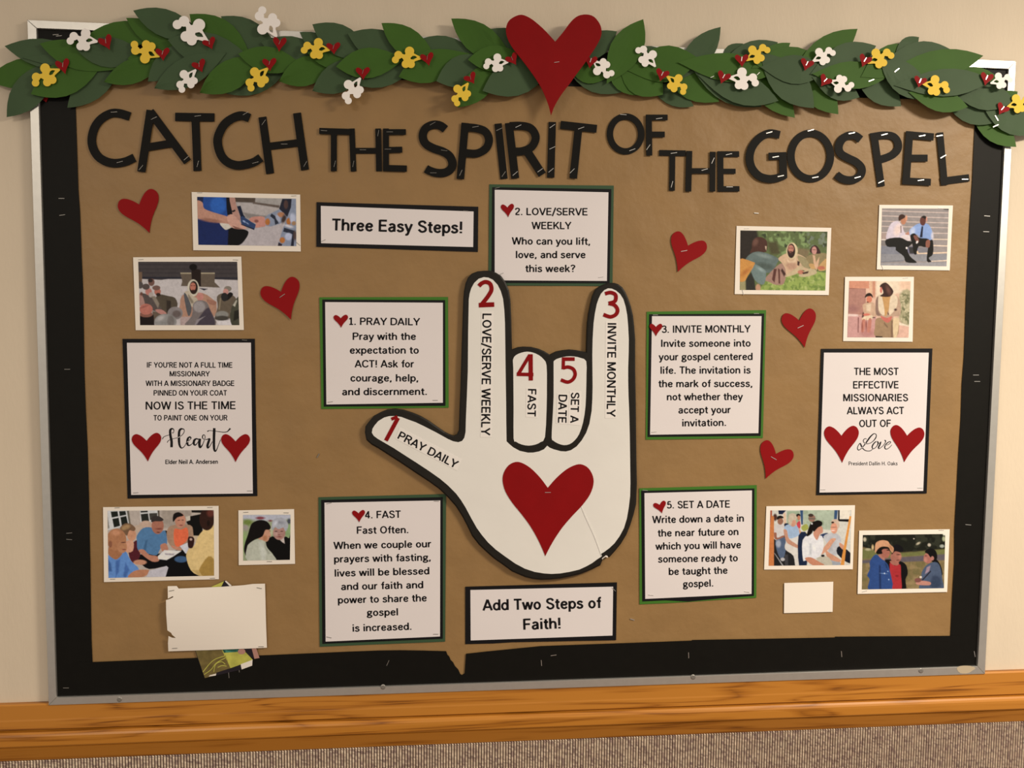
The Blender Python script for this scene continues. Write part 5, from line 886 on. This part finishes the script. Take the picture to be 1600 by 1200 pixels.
tag(bc, 'large blank white card with torn left edge, pinned over the crumpled postcard', 'card')
for u, v, a in ((405, 919, 12), (408, 1010.5, 0), (273, 1013, -3), (268, 923, -10)):
    staple(u, v, K + .0042 + bow(u, v), a, bc, 8, .6)
bs = sheet('blank_card', [quad(1225.5, 911, 1302, 909, 1301, 956, 1225, 958)], K + .0014, .0005, M['photo_paper'])
tag(bs, 'small blank white card below the bus photo', 'card')

# ================================================================== LEAF GARLAND
GX0, GY0, GS = -60, -20, 2.0
gw, gh = int((1720 - GX0) / GS), int((280 - GY0) / GS)
GU, GV = np.meshgrid(GX0 + GS * np.arange(gw), GY0 + GS * np.arange(gh))
Hm = np.zeros(GU.shape)
Hm[poly_sd([TL, TR, BR, BL], GU, GV) < 3] = FR + .0006
Hm[poly_sd([(60, 48), (1573, 112), (1520, 1040), (92, 1080)], GU, GV) < -3] = K + .0012
for q in [LETTERS[i] for i in ()]: pass
B, D = 'b', 'd'
LEAVES = [  # tip u,v  base u,v  half width  colour  tip lift mm
    (-22, 124, 92, 106, 21, B, 5), (10.5, 183, 74, 108, 22, D, 5), (7, 72, 128, 94, 20, D, 5), (178, 101, 60, 92, 10, D, 1), (105, 168.5, 180, 100, 20, D, 5), (48, 147, 146, 101, 24, B, 4), (62, 68, 166, 101, 19, B, 4),
    (130, 60, 240, 50, 19, B, 5), (118, 76, 212, 86, 21, D, 3), (197, 28, 272, 74, 15, B, 5), (199, 92, 262, 84, 14, B, 2), (162.5, 128, 246, 97, 17, B, 5), (231, 127.5, 292, 74, 18, D, 4), (208, 16.5, 304, 54, 19, D, 9),
    (345, 25.5, 424, 76, 19, D, 8), (296, 22, 379, 88, 25, B, 7), (262, 62, 376, 92, 24, D, 3), (241, 138, 334, 92, 20, D, 4), (354, 146.5, 442, 102, 20, D, 5), (312, 145, 396, 97, 21, B, 6),
    (408, 66, 502, 92, 20, D, 4), (372, 84, 458, 101, 18, B, 4), (436, 127, 512, 98, 20, B, 4), (468, 50, 542, 96, 16, D, 5), (480, 82, 550, 99, 14, B, 3), (488, 38, 568, 84, 21, D, 8), (488, 142, 566, 102, 21, D, 5),
    (543, 52, 642, 92, 23, D, 6), (545, 128, 642, 96, 22, D, 3), (525, 104, 614, 94, 21, B, 8), (651, 63, 738, 92, 19, D, 4), (596, 36, 670, 90, 19, B, 9), (622.5, 120, 714, 90, 22, B, 6),
    (760, 44, 796, 92, 12, B, 3), (767, 45, 834, 98, 23, D, 4), (705, 29, 788, 90, 21, B, 11), (682, 127, 756, 98, 22, D, 7), (715, 168, 772, 104, 19, B, 8), (731, 93, 806, 90, 18, B, 7), (754, 142, 852, 100, 26, D, 6),
    (964, 49, 903, 88, 17, D, 5), (971, 144.5, 893, 100, 20, D, 6), (948, 122, 896, 104, 16, B, 5), (1055, 90, 974, 94, 18, D, 3), (1084, 166, 1024, 136, 13, D, 6), (1000, 149.5, 958, 98, 19, B, 5), (1123.5, 159, 1048, 102, 24, B, 5), (1036, 148, 978, 100, 25, B, 4),
    (1126, 42, 1068, 112, 18, D, 10), (1092, 92, 998, 106, 25, B, 4), (1005, 30, 958, 113, 22, B, 10), (1161, 68, 1130, 104, 14, D, 3), (1190, 167, 1094, 106, 22, D, 4), (1242, 184, 1172, 108, 20, B, 8), (1216.5, 157.5, 1112, 124, 21, D, 6), (1215.5, 66, 1138, 100, 17, D, 5), (1214, 113, 1086, 100, 20, B, 4),
    (1235, 67, 1185, 100, 12, B, 3), (1288, 100, 1196, 98, 23, B, 4), (1310, 178.5, 1250, 112, 20, B, 7), (1272, 169, 1202, 96, 24, D, 6), (1340, 45, 1252, 112, 21, B, 8), (1290, 112, 1206, 106, 20, D, 3),
    (1343, 152, 1282, 126, 16, D, 4), (1369, 71.5, 1284, 108, 21, D, 7), (1408, 166, 1346, 114, 20, D, 6), (1388, 119, 1290, 116, 19, B, 4), (1430, 73, 1360, 112, 21, B, 4), (1436, 58, 1398, 86, 11, D, 2), (1485, 77, 1400, 92, 18, D, 8),
    (1590, 143, 1546, 176, 13, B, 4), (1565, 126, 1490, 120, 16, B, 3), (1588, 229.5, 1526, 176, 18, B, 8), (1560, 190, 1484, 154, 20, D, 6), (1628, 207, 1546, 162, 24, D, 8), (1586, 158, 1500, 142, 20, D, 4),
    (1536.5, 87, 1408, 112, 20, B, 9), (1450, 156, 1386, 98, 21, D, 5), (1512.5, 167, 1436, 148, 16, B, 9), (1550, 125, 1424, 132, 19, D, 8)]
garland = empty('paper_leaf_garland', P(800, 150, K), 'garland of overlapping cut paper leaves in two greens along the top of the board', 'garland')
LEN, WID = 12, 6
for (u0, v0, u1, v1, hw, cl, lift) in LEAVES:
    L = math.hypot(u1 - u0, v1 - v0); dx, dy = (u1 - u0) / L, (v1 - v0) / L
    L = L * 1.22 if L > 55 else L; hw *= 1.02
    roll = random.uniform(-.0007, .0007); lf = lift * .75 / 1000
    ss = np.array([.5 - .5 * math.cos(math.pi * i / LEN) for i in range(LEN + 1)])
    wws = 1.12 * hw * np.clip(1 - (2 * ss ** .88 - 1) ** 2, 0, 1) ** 1.22
    wj = np.linspace(-1, 1, WID + 1)
    UU = u0 + dx * ss[:, None] * L - dy * wws[:, None] * wj[None]; VV = v0 + dy * ss[:, None] * L + dx * wws[:, None] * wj[None]
    ix = np.clip(((UU - GX0) / GS).round().astype(int), 2, gw - 3); iy = np.clip(((VV - GY0) / GS).round().astype(int), 2, gh - 3)
    lo = np.max([Hm[iy + b, ix + a] for a in (-2, 0, 2) for b in (-2, 0, 2)], 0) + .0006
    hg = lo.copy()
    for it in range(60):                     # stiff paper draped over what lies below
        p = np.pad(hg, 1, 'edge'); av = (p[:-2, 1:-1] + p[2:, 1:-1] + p[1:-1, :-2] + p[1:-1, 2:]) / 4
        hg = np.maximum(av, lo)
    hg = hg + lf * (1 - ss[:, None]) ** 1.7 + roll * wj[None] * np.sin(math.pi * ss[:, None])
    hg = np.maximum(hg, lo - .0002)
    S_ = ((GU - u0) * dx + (GV - v0) * dy) / L; W0 = (-(GU - u0) * dy + (GV - v0) * dx)
    wS = np.interp(S_, ss, wws)
    mk = (S_ > 0) & (S_ < 1) & (np.abs(W0) < wS + 1)
    fi = np.interp(S_[mk], ss, np.arange(LEN + 1)); fj = np.clip((W0[mk] / np.maximum(wS[mk], .5) + 1) / 2 * WID, 0, WID - .001)
    a_ = np.clip(fi.astype(int), 0, LEN - 1); b_ = fj.astype(int); fa, fb = fi - a_, fj - b_
    Hm[mk] = hg[a_, b_] * (1 - fa) * (1 - fb) + hg[a_ + 1, b_] * fa * (1 - fb) + hg[a_, b_ + 1] * (1 - fa) * fb + hg[a_ + 1, b_ + 1] * fa * fb + .0003
    th = .0003; V = []; Fc = []
    for side in (th, 0):
        for i in range(LEN + 1):
            for j in range(WID + 1):
                q = P(UU[i, j], VV[i, j], hg[i, j] + th)
                V.append(q if side else Vector((q.x, q.y + th, q.z)))
    W = WID + 1; n1 = (LEN + 1) * W
    for i in range(LEN):
        for j in range(WID):
            a = i * W + j; b, c, d = a + 1, a + W + 1, a + W
            Fc.append((a, b, c, d)); Fc.append((a + n1, d + n1, c + n1, b + n1))
        Fc.append((i * W, (i + 1) * W, (i + 1) * W + n1, i * W + n1))
        e = i * W + WID; Fc.append((e + W, e, e + n1, e + W + n1))
    # orientation: make fronts face the room
    A_, B__, D_ = V[Fc[2 * 20][0]], V[Fc[2 * 20][1]], V[Fc[2 * 20][2]]
    if (B__ - A_).cross(D_ - A_).y > 0: Fc = [t[::-1] for t in Fc]
    mesh_obj('leaf', V, Fc, M['leaf_bright' if cl == B else 'leaf_dark'], garland, smooth=False)
def top_at(u, v):
    return Hm[min(max(int(round((v - GY0) / GS)), 0), gh - 1), min(max(int(round((u - GX0) / GS)), 0), gw - 1)]
for u, v, a in ((1401.5, 109.5, -40), (1361.5, 125.5, -20), (1556, 196.5, -25), (1557.5, 184.5, 60), (1113, 120, -25), (1185, 115, -45)):
    staple(u, v, top_at(u, v) + .0003, a, garland, 9 if u > 1300 else 6, 1.3 if u > 1300 else .8)

# ================================================================== FLOWER CUT-OUTS
FL = [disc(19.3, -7, 6.9, 22), disc(13.5, 11.6, 5.7, 20), disc(21.5, 12.8, 5.9, 20), disc(34.6, 1.6, 6.1, 20), disc(37.6, 9.4, 5.3, 18),
      pairs([-.5, -1.3, 10.5, -4.4, 15, -6, 23, -5, 25.5, -.6, 31, -1.5, 32, 4, 28, 5, 25.5, 7.5, 24, 12, 12, 12, 8.5, 6, -.5, 1.3])]
FH = [pairs([6.3, -.2, 10, -1.8, 13.5, -1.2, 16.3, 2.6, 15, 4.4, 11.5, 4.2])]
def flower(label, s, e, flip, colr, heart=None, lift=.0015, under=False, stem=True):
    L = math.hypot(e[0] - s[0], e[1] - s[1]); k = L / 38.56
    t0 = math.atan2(9 * (-1 if flip else 1), 37.5); t1 = math.atan2(e[1] - s[1], e[0] - s[0]); r = t1 - t0
    c, sn = math.cos(r), math.sin(r)
    def T(p):
        x, y = p[0] * k, p[1] * k * (-1 if flip else 1)
        return (s[0] + x * c - y * sn, s[1] + x * sn + y * c)
    polys = [[T(p) for p in q] for q in FL]; holes = [[T(p) for p in q] for q in FH]
    loops = union(polys, holes, 2, .45, .1)
    mk = np.zeros(GU.shape, bool)
    for q in polys: mk |= poly_sd(q, GU, GV) < 1
    h = Hm[mk].max() + .0005 + lift
    root = sheet('paper_flower', loops, h, .0006, M['yellow' if colr == 'y' else 'white'])
    tag(root, label, 'paper flower', 'paper flowers on the garland')
    Hm[mk] = np.maximum(Hm[mk], h + .0007)
    if heart:
        ct, tp, wd = heart
        dx, dy = tp[0] - ct[0], tp[1] - ct[1]; Lh = math.hypot(dx, dy)
        nt = (ct[0] - dx * .12, ct[1] - dy * .12)
        hl = heart_loop(nt, tp, wd); mk2 = poly_sd(hl, GU, GV) < 1
        hh = max(Hm[mk2].max(), h + .0006) + .0004
        sheet('heart', [hl], hh, .0005, M['red_small'], root); Hm[mk2] = hh + .0006
        staple(ct[0], ct[1], hh + .0005, math.degrees(math.atan2(dy, dx)) + (20 if ct[0] < 800 else 10), root, 7, .45 if ct[0] < 900 else 1.2)
    return root
flower('yellow paper flower with a red heart, leftmost flower on the garland', (93, 108.5), (55.5, 129), 1, 'y', ((98, 101), (102, 116), 22))
flower('white paper flower over the upper left corner of the frame', (152, 65), (110, 63.5), 1, 'w', ((165, 64), (171.5, 78), 22))
flower('yellow paper flower between the white corner flower and the two white flowers right of it', (249, 88), (210, 70), 0, 'y', ((254, 82), (255, 95), 22))
flower('white paper flower at the upper edge of the garland, above the A of CATCH', (324, 64), (277.5, 38), 1, 'w', ((327, 66), (331.5, 77), 21), under=True)
flower('white paper flower at the lower edge of the garland, above the T of CATCH', (306, 109), (284, 139.5), 1, 'w', ((311, 101), (316, 113), 22))
flower('white paper flower sticking up above the board frame against the wall', (432, 57), (409.5, 16.5), 0, 'w', ((437, 66), (436, 81), 21), .006)
flower('yellow paper flower hanging low above the H of CATCH', (418.5, 106.5), (392, 137), 1, 'y', ((421, 98), (422, 111), 22))
flower('yellow paper flower on the upper garland, above the T of the first THE', (515, 78), (475.5, 78), 1, 'y', ((521, 73), (522, 85), 22))
flower('white paper flower hanging below the garland above the E of the first THE', (563, 122), (544, 157), 1, 'w', ((567, 112), (567.5, 125), 22))
flower('yellow paper flower at mid garland, above and left of the S of SPIRIT', (658.5, 91), (618, 93), 1, 'y', ((667.5, 90), (670.5, 103), 21))
flower('yellow paper flower hanging at the lower edge, above the S and P of SPIRIT', (731.5, 130), (714, 161), 1, 'y', ((735, 121), (741, 131), 20), .009)
flower('white paper flower just left of the big red heart', (794, 97), (760, 103), 1, 'w', ((800, 91), (806.5, 101.5), 20))
flower('white paper flower just right of the big red heart', (926.5, 93.5), (955, 114.5), 1, 'w', ((923, 94), (921, 107), 20))
flower('white paper flower without a heart, above the F of OF', (1024, 104), (998, 78.5), 1, 'w', None, .0005)
flower('yellow paper flower hanging above the T of the small lower THE', (1042, 119), (1067.5, 143), 0, 'y', ((1035, 115), (1031.5, 127), 21), .007)
flower('yellow paper flower on the upper garland above the letter G', (1166, 94.5), (1198.5, 78), 0, 'y', ((1159, 92), (1159.5, 105), 21))
flower('white paper flower above the G of GOSPEL, under the yellow one', (1139, 121.5), (1180, 129), 0, 'w', ((1131, 119), (1126.5, 131), 21), .003)
flower('white paper flower on the upper garland above the O of GOSPEL', (1270, 96), (1301, 82.5), 0, 'w', ((1261, 99), (1257.5, 110.5), 21))
flower('white paper flower on the lower garland above the S of GOSPEL', (1296.5, 126), (1330, 133), 1, 'w', ((1290, 125), (1283, 135), 20), .003)
flower('yellow paper flower on the upper garland above the P of GOSPEL', (1356, 98.5), (1392, 86.5), 0, 'y', ((1352, 93), (1347, 105), 20))
flower('yellow paper flower above the E and L of GOSPEL, standing off the leaves', (1442, 131), (1479, 140), 0, 'y', ((1438, 126), (1435, 137), 20), .004)
flower('white paper flower over the upper right corner of the frame', (1548, 130), (1578.5, 125), 0, 'w', ((1542, 121), (1539, 134), 20), .001)
flower('yellow paper flower at the far right end of the garland, cut by the picture edge', (1574, 167), (1609, 160), 0, 'y', ((1567, 169), (1561, 179), 20), .001)
sc = sheet('paper_scrap', [pairs([64, 149, 75, 153, 72, 159.5, 63.5, 154])], K + .002, .0015, M['red_small'])
tag(sc, 'small folded red paper scrap under the left end of the garland', 'paper scrap')

hl = smooth_path(pairs([867.5, 65, 880, 50, 892, 34, 903, 25, 916, 22.5, 928, 26, 937, 37, 940, 48, 938, 60, 930, 75, 921, 88, 912, 101, 900, 117, 890, 131, 880, 144, 872, 156, 865.5, 168]), 3)[:-1] + [(865.5, 168), (861, 180.5)] + \
    smooth_path(pairs([857.5, 166, 852, 151, 845, 136, 835, 120, 825, 106, 812, 89, 801, 75, 793, 60, 790.5, 46, 794, 34, 803, 26.5, 815, 23, 828, 28, 840, 37, 852, 48, 867.5, 65]), 3)[:-1]
mk = poly_sd(hl, GU, GV) < 1
hb = Hm[mk].max() + .001
bh = sheet('paper_heart', [hl], hb, .001, M['red'])
tag(bh, 'very large red paper heart at the top centre of the garland', 'heart')
staple(870, 97, hb + .001, -8, bh, 8, .6)
